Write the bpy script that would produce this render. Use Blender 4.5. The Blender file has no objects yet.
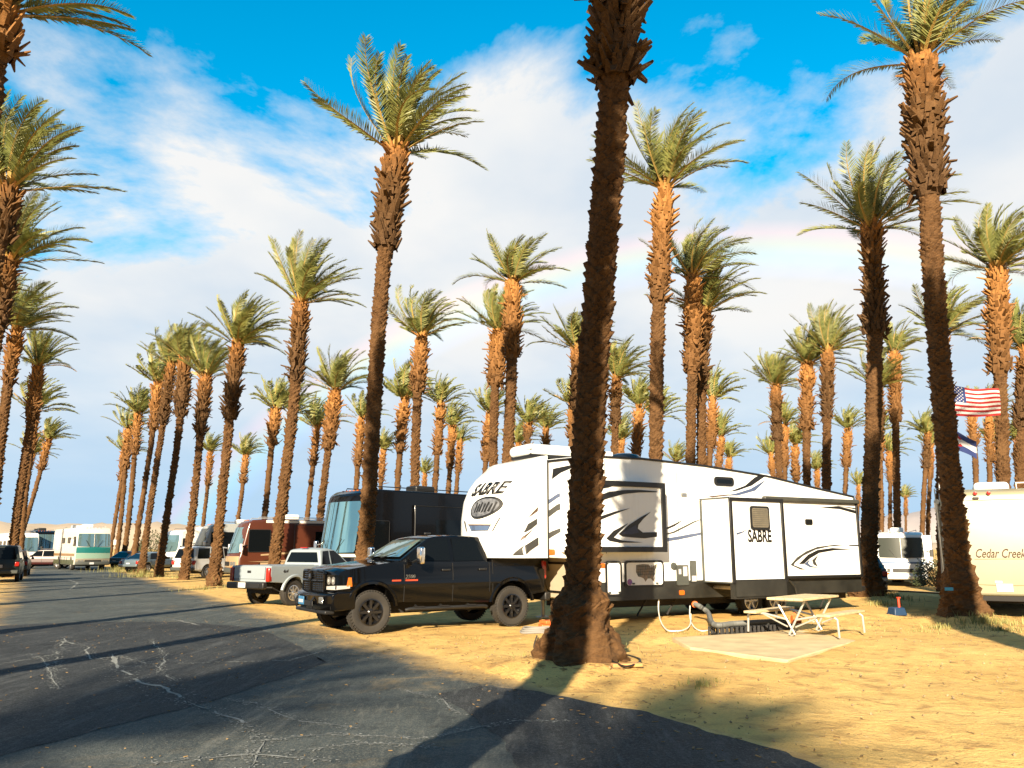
import bpy, bmesh, math, random
from mathutils import Vector, Matrix, noise
rnd = random.Random(11)
PI = math.pi
rad = math.radians
scene = bpy.context.scene
COL = scene.collection

# ------------------------------------------------------------------ camera geometry, used to measure the place
F = 820.0; PITCH = math.atan(165/820); EYE = 1.65
def ray(px, py):
    u = (px-512)/F; v = (384-py)/F
    return (u, math.cos(PITCH)-v*math.sin(PITCH), math.sin(PITCH)+v*math.cos(PITCH))
def at_depth(px, py, Y):
    d = ray(px, py); k = Y/d[1]
    return (d[0]*k, Y, EYE+d[2]*k)
def on_ground(px, py, z=0.0):
    d = ray(px, py); k = (z-EYE)/d[2]
    return (d[0]*k, d[1]*k)
ANG = rad(29.25)
SV = (math.cos(ANG), math.sin(ANG)); RV_ = (-math.sin(ANG), math.cos(ANG))
def to_sr(x, y): return (x*SV[0]+y*SV[1], x*RV_[0]+y*RV_[1])
def to_xy(s, r): return (s*SV[0]+r*RV_[0], s*SV[1]+r*RV_[1])

# ------------------------------------------------------------------ materials
MATS = {}
def nd(nt, t, **kw):
    n = nt.nodes.new(t)
    for k, v in kw.items():
        if k.startswith('i_'):
            n.inputs[k[2:].replace('_', ' ')].default_value = v
        else: setattr(n, k, v)
    return n
def mathn(nt, op, a, b=None, clamp=False):
    n = nt.nodes.new('ShaderNodeMath'); n.operation = op; n.use_clamp = clamp
    for i, q in enumerate((a, b)):
        if q is None: continue
        if isinstance(q, (int, float)): n.inputs[i].default_value = q
        else: nt.links.new(q, n.inputs[i])
    return n.outputs[0]
def mixc(nt, f, a, b, blend='MIX'):
    n = nt.nodes.new('ShaderNodeMix'); n.data_type = 'RGBA'; n.blend_type = blend
    for i, q in ((0, f), (6, a), (7, b)):
        if isinstance(q, (int, float)): n.inputs[i].default_value = q
        elif isinstance(q, tuple): n.inputs[i].default_value = (*q[:3], 1)
        else: nt.links.new(q, n.inputs[i])
    return n.outputs[2]
def ramp(nt, fac, stops):
    n = nt.nodes.new('ShaderNodeValToRGB')
    e = n.color_ramp.elements
    while len(e) < len(stops): e.new(0.5)
    for i, (p, c) in enumerate(stops):
        e[i].position = p
        e[i].color = (c, c, c, 1) if isinstance(c, (int, float)) else (*c[:3], 1)
    nt.links.new(fac, n.inputs[0])
    return n.outputs[0]
def noise_n(nt, scale, detail=4, vec=None, rough=.55, dist=0):
    n = nt.nodes.new('ShaderNodeTexNoise')
    n.inputs['Scale'].default_value = scale; n.inputs['Detail'].default_value = detail
    n.inputs['Roughness'].default_value = rough; n.inputs['Distortion'].default_value = dist
    if vec is not None: nt.links.new(vec, n.inputs['Vector'])
    return n.outputs['Fac']
def mat(name, c=(.5, .5, .5), rough=.5, metal=0, coat=0, var=0.0, vs=3.0, bump=0.0, bs=40.0, c2=None, spec=.5, emit=None, trans=0, coord='Object', dirt=0, alpha=1):
    if name in MATS: return MATS[name]
    m = bpy.data.materials.new(name); m.use_nodes = True
    nt = m.node_tree; b = nt.nodes['Principled BSDF']
    b.inputs['Base Color'].default_value = (*c, 1); b.inputs['Roughness'].default_value = rough
    b.inputs['Metallic'].default_value = metal; b.inputs['Coat Weight'].default_value = coat
    b.inputs['Coat Roughness'].default_value = .03; b.inputs['Specular IOR Level'].default_value = spec
    if trans: b.inputs['Transmission Weight'].default_value = trans
    if emit: b.inputs['Emission Color'].default_value = (*emit, 1); b.inputs['Emission Strength'].default_value = 1
    tc = nt.nodes.new('ShaderNodeTexCoord')
    if var or c2:
        f = noise_n(nt, vs, 5, tc.outputs[coord])
        f = ramp(nt, f, [(.3, 0.0), (.7, 1.0)])
        a = tuple(q*(1-var) for q in c); d = c2 if c2 else tuple(min(1, q*(1+var)) for q in c)
        nt.links.new(mixc(nt, f, a, d), b.inputs['Base Color'])
    if bump:
        f = noise_n(nt, bs, 6, tc.outputs[coord])
        bn = nd(nt, 'ShaderNodeBump', i_Strength=bump, i_Distance=.02)
        nt.links.new(f, bn.inputs['Height']); nt.links.new(bn.outputs[0], b.inputs['Normal'])
    MATS[name] = m
    return m

# ------------------------------------------------------------------ object helpers
def link(o, parent=None):
    COL.objects.link(o)
    if parent is not None: o.parent = parent
    return o
def tag(o, label=None, cat=None, group=None, kind=None):
    if label: o['label'] = label
    if cat: o['category'] = cat
    if group: o['group'] = group
    if kind: o['kind'] = kind
    return o
def thing(name, label, cat, loc=(0, 0, 0), rot=0, group=None):
    o = bpy.data.objects.new(name, None); link(o)
    o.empty_display_size = .3
    o.location = loc; o.rotation_euler = (0, 0, rot)
    return tag(o, label, cat, group)
class MB:
    def __init__(s): s.v = []; s.f = []; s.m = []
    def add(s, vs, fs, m=0):
        n = len(s.v); s.v += [tuple(q) for q in vs]
        for f in fs: s.f.append(tuple(i+n for i in f)); s.m.append(m)
    def box(s, c, d, M=None, m=0):
        x, y, z = (q/2 for q in d)
        vs = [Vector((a*x, b*y, e*z)) for a in (-1, 1) for b in (-1, 1) for e in (-1, 1)]
        if M is not None: vs = [M @ q for q in vs]
        s.add([q+Vector(c) for q in vs], [(0, 1, 3, 2), (4, 6, 7, 5), (0, 4, 5, 1), (2, 3, 7, 6), (0, 2, 6, 4), (1, 5, 7, 3)], m)
    def tube(s, pts, r, n=8, m=0, cap=True):
        pts = [Vector(p) for p in pts]
        rs = r if isinstance(r, (list, tuple)) else [r]*len(pts)
        vs = []; fs = []; up = None
        for i, p in enumerate(pts):
            t = (pts[min(i+1, len(pts)-1)]-pts[max(i-1, 0)]).normalized()
            if up is None: up = t.orthogonal().normalized()
            up = (up-t*up.dot(t)).normalized(); w = t.cross(up)
            for k in range(n):
                a = 2*PI*k/n; vs.append(p+(up*math.cos(a)+w*math.sin(a))*rs[i])
        for i in range(len(pts)-1):
            for k in range(n):
                fs.append((i*n+k, i*n+(k+1) % n, (i+1)*n+(k+1) % n, (i+1)*n+k))
        if cap: fs.append(tuple(range(n-1, -1, -1))); fs.append(tuple((len(pts)-1)*n+k for k in range(n)))
        s.add(vs, fs, m)
    def lathe(s, prof, n=24, axis='z', c=(0, 0, 0), m=0, cap=True):
        vs = []; fs = []
        for (r, h) in prof:
            for k in range(n):
                a = 2*PI*k/n
                p = (r*math.cos(a), r*math.sin(a), h)
                if axis == 'y': p = (r*math.cos(a), h, r*math.sin(a))
                if axis == 'x': p = (h, r*math.cos(a), r*math.sin(a))
                vs.append((p[0]+c[0], p[1]+c[1], p[2]+c[2]))
        for i in range(len(prof)-1):
            for k in range(n):
                fs.append((i*n+k, i*n+(k+1) % n, (i+1)*n+(k+1) % n, (i+1)*n+k))
        if cap: fs.append(tuple(range(n))); fs.append(tuple((len(prof)-1)*n+k for k in range(n)))
        s.add(vs, fs, m)
    def build(s, name, mats, parent=None, smooth=40, bevel=0, seg=2, recalc=True):
        me = bpy.data.meshes.new(name); me.from_pydata(s.v, [], s.f)
        if not isinstance(mats, (list, tuple)): mats = [mats]
        for q in mats: me.materials.append(q)
        if len(mats) > 1: me.polygons.foreach_set('material_index', s.m)
        if recalc:
            bm = bmesh.new(); bm.from_mesh(me); bmesh.ops.recalc_face_normals(bm, faces=bm.faces); bm.to_mesh(me); bm.free()
        return finish(name, me, parent, smooth, bevel, seg)
def finish(name, me, parent, smooth=40, bevel=0, seg=2):
    if smooth:
        me.shade_smooth(); me.set_sharp_from_angle(angle=rad(smooth))
    o = bpy.data.objects.new(name, me); link(o, parent)
    if bevel:
        md = o.modifiers.new('bevel', 'BEVEL'); md.width = bevel; md.segments = seg; md.limit_method = 'ANGLE'; md.angle_limit = rad(32)
        md.use_clamp_overlap = True
    return o
def prism(profile, ys, fn=None, cutx=(), cutz=(), axis='y'):
    """side outline (x,z) swept over the given y stations, then bent by fn"""
    bm = bmesh.new(); rings = []
    for y in ys: rings.append([bm.verts.new((x, y, z)) for x, z in profile])
    n = len(profile)
    for a, b in zip(rings, rings[1:]):
        for k in range(n): bm.faces.new((a[k], a[(k+1) % n], b[(k+1) % n], b[k]))
    bm.faces.new(rings[0][::-1]); bm.faces.new(rings[-1])
    for x in cutx: bmesh.ops.bisect_plane(bm, geom=bm.verts[:]+bm.edges[:]+bm.faces[:], dist=1e-4, plane_co=(x, 0, 0), plane_no=(1, 0, 0))
    for z in cutz: bmesh.ops.bisect_plane(bm, geom=bm.verts[:]+bm.edges[:]+bm.faces[:], dist=1e-4, plane_co=(0, 0, z), plane_no=(0, 0, 1))
    if fn:
        for v in bm.verts: v.co = fn(*v.co)
    bmesh.ops.recalc_face_normals(bm, faces=bm.faces)
    return bm
def bm_obj(name, bm, m, parent=None, bevel=0, seg=2, smooth=35):
    me = bpy.data.meshes.new(name); bm.to_mesh(me); bm.free(); me.materials.append(m)
    return finish(name, me, parent, smooth, bevel, seg)
def plate(pts, mapf, t=.008, sub=0):
    """closed thin panel: 2-D outline mapped by mapf(u, v, lift) onto a surface, given thickness t"""
    bm = bmesh.new()
    vs = [bm.verts.new((u, v, 0)) for u, v in pts]
    f = bm.faces.new(vs)
    if sub:
        us = [p[0] for p in pts]; ws = [p[1] for p in pts]
        for i in range(1, sub):
            for co, no in (((min(us)+(max(us)-min(us))*i/sub, 0, 0), (1, 0, 0)), ((0, min(ws)+(max(ws)-min(ws))*i/sub, 0), (0, 1, 0))):
                bmesh.ops.bisect_plane(bm, geom=bm.verts[:]+bm.edges[:]+bm.faces[:], dist=1e-5, plane_co=co, plane_no=no)
    bmesh.ops.triangulate(bm, faces=bm.faces[:])
    r = bmesh.ops.extrude_face_region(bm, geom=bm.faces[:])
    up = {q for q in r['geom'] if isinstance(q, bmesh.types.BMVert)}
    for v in bm.verts: v.co = mapf(v.co.x, v.co.y, t if v in up else 0.0)
    bmesh.ops.recalc_face_normals(bm, faces=bm.faces)
    return bm
def rrect(x0, x1, z0, z1, r=.04, n=4):
    p = []
    for cx, cz, a0 in ((x1-r, z1-r, 0), (x0+r, z1-r, 90), (x0+r, z0+r, 180), (x1-r, z0+r, 270)):
        for k in range(n+1):
            a = rad(a0+90*k/n); p.append((cx+r*math.cos(a), cz+r*math.sin(a)))
    return p
def bm_join(bms):
    out = bmesh.new()
    for b in bms:
        me = bpy.data.meshes.new('t'); b.to_mesh(me); b.free(); out.from_mesh(me); bpy.data.meshes.remove(me)
    return out
def text_bm(txt, size, mapf, t=.004, shear=0, offset=0, align='LEFT', sx=1.0):
    cu = bpy.data.curves.new('txt', 'FONT'); cu.body = txt; cu.size = size; cu.shear = shear; cu.offset = offset; cu.align_x = align
    cu.resolution_u = 3
    o = bpy.data.objects.new('txt', cu); COL.objects.link(o)
    dg = bpy.context.evaluated_depsgraph_get(); dg.update()
    me = bpy.data.meshes.new_from_object(o.evaluated_get(dg), depsgraph=dg)
    bm = bmesh.new(); bm.from_mesh(me)
    bmesh.ops.remove_doubles(bm, verts=bm.verts, dist=1e-5)
    bpy.data.objects.remove(o); bpy.data.meshes.remove(me)
    r = bmesh.ops.extrude_face_region(bm, geom=bm.faces[:])
    up = {q for q in r['geom'] if isinstance(q, bmesh.types.BMVert)}
    for v in bm.verts: v.co = mapf(v.co.x*sx, v.co.y, t if v in up else 0.0)
    bmesh.ops.recalc_face_normals(bm, faces=bm.faces)
    return bm
def lerp_tab(tab):
    def f(z):
        if z <= tab[0][0]: return tab[0][1]
        for (a, p), (b, q) in zip(tab, tab[1:]):
            if z <= b: return p+(q-p)*(z-a)/(b-a)
        return tab[-1][1]
    return f
def sstep(a, b, x):
    t = max(0, min(1, (x-a)/(b-a))); return t*t*(3-2*t)
# ------------------------------------------------------------------ world, sun, camera
AZ = rad(14.0); EL = rad(21.7)                     # the rainbow's centre gives the antisolar point
SUN_TO = Vector((-math.sin(AZ)*math.cos(EL), -math.cos(AZ)*math.cos(EL), math.sin(EL)))
CLOUD_AT = (3.1, 1.7, 0)
w = bpy.data.worlds.new('World'); scene.world = w; w.use_nodes = True
nt = w.node_tree; bg = nt.nodes['Background']; bg.inputs['Strength'].default_value = .1
sky = nd(nt, 'ShaderNodeTexSky', sky_type='NISHITA', sun_disc=False, sun_elevation=EL, sun_rotation=PI+AZ, air_density=1.2, dust_density=.3, ozone_density=3.0)
tc = nt.nodes.new('ShaderNodeTexCoord'); D = tc.outputs['Generated']
sep = nd(nt, 'ShaderNodeSeparateXYZ'); nt.links.new(D, sep.inputs[0])
dx, dy, dz = sep.outputs
hs = nd(nt, 'ShaderNodeHueSaturation', i_Saturation=1.5, i_Value=.74, i_Hue=.480)
nt.links.new(sky.outputs[0], hs.inputs['Color'])
# unseen sky behind the camera, made a dim blue to shape the shadow fill
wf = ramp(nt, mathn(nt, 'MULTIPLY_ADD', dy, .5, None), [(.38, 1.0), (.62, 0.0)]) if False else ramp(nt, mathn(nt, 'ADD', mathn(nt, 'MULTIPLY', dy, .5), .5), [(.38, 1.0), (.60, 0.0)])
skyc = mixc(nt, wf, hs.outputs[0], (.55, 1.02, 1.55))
zz = mathn(nt, 'ADD', mathn(nt, 'MAXIMUM', dz, 0.0), .16)
cv = nd(nt, 'ShaderNodeCombineXYZ')
nt.links.new(mathn(nt, 'DIVIDE', dx, zz), cv.inputs[0]); nt.links.new(mathn(nt, 'DIVIDE', dy, zz), cv.inputs[1])
mp = nd(nt, 'ShaderNodeMapping'); mp.inputs['Location'].default_value = CLOUD_AT; mp.inputs['Scale'].default_value = (1.0, .8, 1)
nt.links.new(cv.outputs[0], mp.inputs[0])
n1 = noise_n(nt, 1.15, 9, mp.outputs[0], .60, .3)
n2 = noise_n(nt, 3.4, 6, mp.outputs[0], .6)
# cover: thick in the lower sky to the east, broken towards the zenith, clear in the west where the sun stands
cover = ramp(nt, dz, [(0.0, .75), (.08, .55), (.2, .44), (.36, .34), (.48, .19), (.60, .04), (1.0, 0.0)])
west = mathn(nt, 'MULTIPLY', mathn(nt, 'SUBTRACT', .15, dy, True), .5)
dens = mathn(nt, 'SUBTRACT', mathn(nt, 'ADD', mathn(nt, 'ADD', n1, mathn(nt, 'MULTIPLY', mathn(nt, 'SUBTRACT', n2, .5), .22)), cover), west)
fac = ramp(nt, dens, [(.62, 0.0), (.67, .35), (.75, .97), (1.0, 1.0)])
shade = noise_n(nt, 1.9, 5, mp.outputs[0], .5)
cl = mixc(nt, ramp(nt, shade, [(.35, 0.0), (.62, 1.0)]), (2.2, 2.42, 2.66), (2.9, 2.86, 2.8))
low = ramp(nt, dz, [(.0, 1.0), (.06, .9), (.26, 0.0)])
cl = mixc(nt, low, cl, (1.4, 2.1, 2.8))
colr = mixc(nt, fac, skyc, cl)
# rainbow, 42 degrees about the antisolar point
dp = nd(nt, 'ShaderNodeVectorMath', operation='DOT_PRODUCT'); nt.links.new(D, dp.inputs[0]); dp.inputs[1].default_value = -SUN_TO
ang = mathn(nt, 'MULTIPLY', mathn(nt, 'ARCCOSINE', dp.outputs['Value']), 180/PI)
t = mathn(nt, 'DIVIDE', mathn(nt, 'SUBTRACT', ang, 39.6), 4.0)
K = .58
bow = ramp(nt, t, [(0, (0, 0, 0)), (.2, (0.0, .25*K, .8*K)), (.42, (0, .7*K, .6*K)), (.6, (.7*K, .7*K, .0)), (.78, (1.1*K, .25*K, .12*K)), (1, (0, 0, 0))])
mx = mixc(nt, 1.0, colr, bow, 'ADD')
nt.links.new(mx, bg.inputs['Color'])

sl = bpy.data.lights.new('sun', 'SUN'); sl.energy = 5.0; sl.angle = rad(.5); sl.color = (1, .83, .60)
so = bpy.data.objects.new('sun', sl); link(so); so.rotation_euler = (-SUN_TO).to_track_quat('-Z', 'Y').to_euler()

cam = bpy.data.cameras.new('camera'); cam.sensor_width = 36; cam.lens = F/1024*36; cam.clip_end = 20000; cam.clip_start = .05
co = bpy.data.objects.new('camera', cam); link(co); co.location = (0, 0, EYE); co.rotation_euler = (PI/2+PITCH, 0, 0)
scene.camera = co
vs_ = scene.view_settings
scene.display_settings.display_device = 'sRGB'
vs_.view_transform = 'Standard'; vs_.look = 'None'; vs_.exposure = 1.72; vs_.gamma = 1; vs_.use_curve_mapping = False
cy = scene.cycles; cy.max_bounces = 6; cy.diffuse_bounces = 3; cy.glossy_bounces = 3; cy.transmission_bounces = 4; cy.transparent_max_bounces = 6
cy.use_denoising = True; cy.caustics_reflective = False; cy.caustics_refractive = False

# ------------------------------------------------------------------ ground, road, hills
MOUNDS = []                                          # (x, y, height, radius), filled from the palms
def ground_h(x, y):
    s, r = to_sr(x, y)
    h = -.5*sstep(27, 42, s)
    off = max(sstep(5.6, 7.0, s), sstep(.6, 2.0, -s-.6))
    if off > 0 and y < 60:
        h += off*(.06*noise.noise((x*.25, y*.25, 1.3))+.03*noise.noise((x*1.1, y*1.1, 7.7))+.012*noise.noise((x*2.9, y*2.9, 3.7)))
        for rc in (12.35, 13.95):                       # shallow wheel ruts in front of the trailer
            h -= off*.035*math.exp(-((r-rc-.25*math.sin(s*.35))/.16)**2)*sstep(6.5, 8, s)
        for (mx_, my_, mh, mr) in MOUNDS:
            d2 = ((x-mx_)**2+(y-my_)**2)/(mr*mr)
            if d2 < 9: h += mh*math.exp(-d2*1.2)*(1+.25*noise.noise((x*3, y*3, 4.)))
    return h
def sand_nodes(nt, pos):
    a = noise_n(nt, .35, 5, pos, .6); b = noise_n(nt, 2.6, 6, pos, .65, .4); c = noise_n(nt, 38, 3, pos, .7); d = noise_n(nt, 9, 5, pos, .7)
    col = mixc(nt, ramp(nt, a, [(.35, 0.), (.65, 1.)]), (.55, .345, .108), (.67, .45, .16))
    col = mixc(nt, ramp(nt, b, [(.49, 0.), (.68, .85)]), col, (.31, .185, .068))
    col = mixc(nt, ramp(nt, d, [(.60, 0.), (.74, .55)]), col, (.66, .53, .30))
    col = mixc(nt, ramp(nt, c, [(.30, .8), (.46, 0.)]), col, (.24, .16, .07))
    hgt = mathn(nt, 'ADD', mathn(nt, 'MULTIPLY', c, .35), mathn(nt, 'ADD', mathn(nt, 'MULTIPLY', d, .6), b))
    return col, hgt
def make_sand():
    m = bpy.data.materials.new('sand'); m.use_nodes = True; nt = m.node_tree; b = nt.nodes['Principled BSDF']
    g = nt.nodes.new('ShaderNodeNewGeometry')
    col, hgt = sand_nodes(nt, g.outputs['Position'])
    nt.links.new(col, b.inputs['Base Color']); b.inputs['Roughness'].default_value = .95; b.inputs['Specular IOR Level'].default_value = .15
    bn = nd(nt, 'ShaderNodeBump', i_Strength=.8, i_Distance=.06); nt.links.new(hgt, bn.inputs['Height']); nt.links.new(bn.outputs[0], b.inputs['Normal'])
    MATS['sand'] = m; return m
def make_asphalt(name, dark, edge=True):
    m = bpy.data.materials.new(name); m.use_nodes = True; nt = m.node_tree; b = nt.nodes['Principled BSDF']
    g = nt.nodes.new('ShaderNodeNewGeometry'); pos = g.outputs['Position']
    a = noise_n(nt, .5, 5, pos, .6, .5); c = noise_n(nt, 45, 3, pos, .8); f = noise_n(nt, 3.5, 7, pos, .75, .6)
    # wear runs along the driving direction
    mpn = nd(nt, 'ShaderNodeMapping'); mpn.inputs['Rotation'].default_value = (0, 0, -ANG); mpn.inputs['Scale'].default_value = (1.6, .16, 1)
    nt.links.new(pos, mpn.inputs[0]); st = noise_n(nt, 2.2, 5, mpn.outputs[0], .65)
    k = 1.0
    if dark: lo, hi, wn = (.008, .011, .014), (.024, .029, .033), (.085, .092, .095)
    else: lo, hi, wn = (.023, .034, .039), (.062, .078, .080), (.15, .158, .145)
    col = mixc(nt, ramp(nt, a, [(.32, 0.), (.68, 1.)]), lo, hi)
    col = mixc(nt, ramp(nt, st, [(.54, 0.), (.72, .8)]), col, wn)
    col = mixc(nt, ramp(nt, c, [(.50, 0.), (.66, .6)]), col, (.21, .20, .16) if not dark else (.13, .135, .135))
    col = mixc(nt, ramp(nt, f, [(.52, 0.), (.70, .75)]), col, tuple(q*.5 for q in lo))
    g2 = noise_n(nt, 15, 5, pos, .85); mq = nd(nt, 'ShaderNodeMapping'); mq.inputs['Rotation'].default_value = (0, 0, -ANG+1.25); mq.inputs['Scale'].default_value = (5.0, .7, 1)
    nt.links.new(pos, mq.inputs[0]); g3 = noise_n(nt, 2.4, 7, mq.outputs[0], .8)
    col = mixc(nt, ramp(nt, g2, [(.50, 0.), (.68, .55)]), col, tuple(q*.45 for q in lo))
    col = mixc(nt, ramp(nt, g3, [(.53, 0.), (.70, .6)]), col, (.11, .122, .122) if dark else (.17, .172, .15))
    hgt = mathn(nt, 'ADD', mathn(nt, 'MULTIPLY', c, .8), mathn(nt, 'ADD', f, g2))
    if edge:
        dn = nd(nt, 'ShaderNodeVectorMath', operation='DOT_PRODUCT'); nt.links.new(pos, dn.inputs[0]); dn.inputs[1].default_value = (SV[0], SV[1], 0)
        sd = dn.outputs['Value']
        e1 = noise_n(nt, .55, 6, pos, .62, .3); e2 = noise_n(nt, 14, 4, pos, .7)
        jit = mathn(nt, 'ADD', mathn(nt, 'MULTIPLY', mathn(nt, 'SUBTRACT', e1, .5), 1.9), mathn(nt, 'MULTIPLY', mathn(nt, 'SUBTRACT', e2, .5), 1.0))
        s2 = mathn(nt, 'ADD', sd, jit)
        right = ramp(nt, mathn(nt, 'DIVIDE', mathn(nt, 'SUBTRACT', s2, 4.2), 2.0), [(.22, 0.), (.45, .45), (.7, .85), (.85, 1.)])
        right = mathn(nt, 'MAXIMUM', right, ramp(nt, mathn(nt, 'DIVIDE', mathn(nt, 'SUBTRACT', sd, 5.0), .5), [(.2, 0.), (.95, 1.)]))
        left = ramp(nt, mathn(nt, 'DIVIDE', mathn(nt, 'SUBTRACT', mathn(nt, 'MULTIPLY', s2, -1.), .3), 1.6), [(.1, 0.), (.8, 1.)])
        sand, sh = sand_nodes(nt, pos)
        fm = mathn(nt, 'MAXIMUM', right, left)
        # thin drift of sand out on the lane
        dr = ramp(nt, noise_n(nt, .9, 6, pos, .68, .8), [(.56, 0.), (.78, .42)])
        fm = mathn(nt, 'MAXIMUM', fm, mathn(nt, 'MULTIPLY', dr, ramp(nt, mathn(nt, 'DIVIDE', sd, 5.0), [(.25, .25), (.95, 1.)])))
        col = mixc(nt, fm, col, sand)
    nt.links.new(col, b.inputs['Base Color']); b.inputs['Roughness'].default_value = .8; b.inputs['Specular IOR Level'].default_value = .3
    bn = nd(nt, 'ShaderNodeBump', i_Strength=.75, i_Distance=.03); nt.links.new(hgt, bn.inputs['Height']); nt.links.new(bn.outputs[0], b.inputs['Normal'])
    MATS[name] = m; return m
def axis_vals(lo, hi, step, far0, far1, n=16):
    a = [lo-(lo-far0)*(k/n)**3 for k in range(n, 0, -1)]
    m_ = [lo+step*i for i in range(int((hi-lo)/step)+1)]
    b = [m_[-1]+(far1-m_[-1])*(k/n)**3 for k in range(1, n+1)]
    return a+m_+b
def build_ground():
    xs = axis_vals(-16, 24, .22, -6000, 6000); ys = axis_vals(3, 32, .22, -300, 7000, 18)
    mb = MB(); nx = len(xs)
    mb.v = [(x, y, ground_h(x, y)) for y in ys for x in xs]
    mb.f = [(j*nx+i, j*nx+i+1, (j+1)*nx+i+1, (j+1)*nx+i) for j in range(len(ys)-1) for i in range(nx-1)]
    mb.m = [0]*len(mb.f)
    o = mb.build('ground', make_sand(), smooth=80, recalc=False); tag(o, 'pale yellow sandy ground of the park', kind='structure')
    # the road: one sheet 4 mm above the sand
    mb = MB(); ss = [-2.0+.4*i for i in range(20)]; rr = [-30+4*i for i in range(60)]
    mb.v = [(*to_xy(s, r), .004) for r in rr for s in ss]; nx = len(ss)
    mb.f = [(j*nx+i, j*nx+i+1, (j+1)*nx+i+1, (j+1)*nx+i) for j in range(len(rr)-1) for i in range(nx-1)]; mb.m = [0]*len(mb.f)
    o = mb.build('road', make_asphalt('asphalt', False), smooth=0, recalc=False); tag(o, kind='structure')
    # second lane behind the white trailer
    mb = MB(); rr = [-40+4*i for i in range(60)]; ss = [33+.5*i for i in range(11)]; nx = len(ss)
    mb.v = [(*to_xy(s, r), ground_h(*to_xy(s, r))+.03) for r in rr for s in ss]
    mb.f = [(j*nx+i, j*nx+i+1, (j+1)*nx+i+1, (j+1)*nx+i) for j in range(len(rr)-1) for i in range(nx-1)]; mb.m = [0]*len(mb.f)
    o = mb.build('road', make_asphalt('asphalt_lane', False, False), smooth=0, recalc=False); tag(o, kind='structure')
    # darker patches laid over the road
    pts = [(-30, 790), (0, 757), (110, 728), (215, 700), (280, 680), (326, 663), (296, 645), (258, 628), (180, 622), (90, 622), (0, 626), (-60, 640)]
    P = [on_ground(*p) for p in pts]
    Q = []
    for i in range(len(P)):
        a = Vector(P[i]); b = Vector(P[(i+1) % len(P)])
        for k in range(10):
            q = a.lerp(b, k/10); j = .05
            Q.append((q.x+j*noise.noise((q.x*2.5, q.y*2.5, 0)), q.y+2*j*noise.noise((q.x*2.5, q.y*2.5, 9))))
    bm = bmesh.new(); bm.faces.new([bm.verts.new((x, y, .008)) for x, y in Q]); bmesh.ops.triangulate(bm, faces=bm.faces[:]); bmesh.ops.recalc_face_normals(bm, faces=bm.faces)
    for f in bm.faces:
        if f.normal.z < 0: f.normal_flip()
    o = bm_obj('road', bm, make_asphalt('dark_patch', True, False), smooth=0); tag(o, kind='structure')
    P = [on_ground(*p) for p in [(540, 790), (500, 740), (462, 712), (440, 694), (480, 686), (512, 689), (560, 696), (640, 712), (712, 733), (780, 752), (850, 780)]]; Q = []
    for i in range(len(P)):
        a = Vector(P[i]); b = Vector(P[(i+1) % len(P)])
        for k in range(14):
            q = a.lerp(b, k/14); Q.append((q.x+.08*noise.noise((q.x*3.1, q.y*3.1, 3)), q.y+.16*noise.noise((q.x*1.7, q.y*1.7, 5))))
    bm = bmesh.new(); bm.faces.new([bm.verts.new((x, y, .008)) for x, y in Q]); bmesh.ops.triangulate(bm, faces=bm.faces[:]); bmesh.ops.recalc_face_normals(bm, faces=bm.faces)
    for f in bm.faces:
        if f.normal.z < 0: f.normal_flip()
    o = bm_obj('road', bm, MATS['dark_patch'], smooth=0); tag(o, kind='structure')
    # pale cracks
    cm = mat('crack_filler', (.19, .20, .19), .9, var=.4, vs=14, bump=.4)
    mb = MB()
    def strip(pp, w0, seed):
        rr_ = random.Random(seed); g = [Vector(on_ground(*p)) for p in pp]; pl = []
        for a, b in zip(g, g[1:]):
            n = max(2, int((b-a).length/.12))
            for k in range(n):
                q = a.lerp(b, k/n); pl.append(q)
        pl.append(g[-1]); vs = []
        for i, q in enumerate(pl):
            t = (pl[min(i+1, len(pl)-1)]-pl[max(i-1, 0)]).normalized(); nn = Vector((-t.y, t.x))
            q = q+nn*.07*noise.noise((q.x*3, q.y*3, seed))
            w_ = w0*(.25+.9*abs(noise.noise((q.x*4, q.y*4, seed+3.))))*min(1, i/4+.1, (len(pl)-1-i)/4+.1)
            vs += [(q.x-nn.x*w_, q.y-nn.y*w_, .012), (q.x+nn.x*w_, q.y+nn.y*w_, .012)]
        keep = [i for i in range(len(pl)-1) if noise.noise((i*.31, seed*2.7, 1.)) > -.22]
        mb.add(vs, [(2*i, 2*i+1, 2*i+3, 2*i+2) for i in keep])
        for q in pl:                                        # crumbs of filler broken off either side
            for _ in range(9):
                x, y = q.x+rr_.gauss(0, w0*2.2), q.y+rr_.gauss(0, w0*2.6); L = rr_.uniform(.006, .03); a_ = rr_.uniform(0, 3.1)
                ux, uy = L*math.cos(a_), L*math.sin(a_); vx, vy = -uy*.4, ux*.4
                mb.add([(x-ux-vx, y-uy, .0125), (x+ux, y+uy-vy, .0125), (x+vx, y+vy*1.5, .0125), (x-ux*.6+vx, y-uy*.5+vy, .0125)], [(0, 1, 2, 3)])
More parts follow.
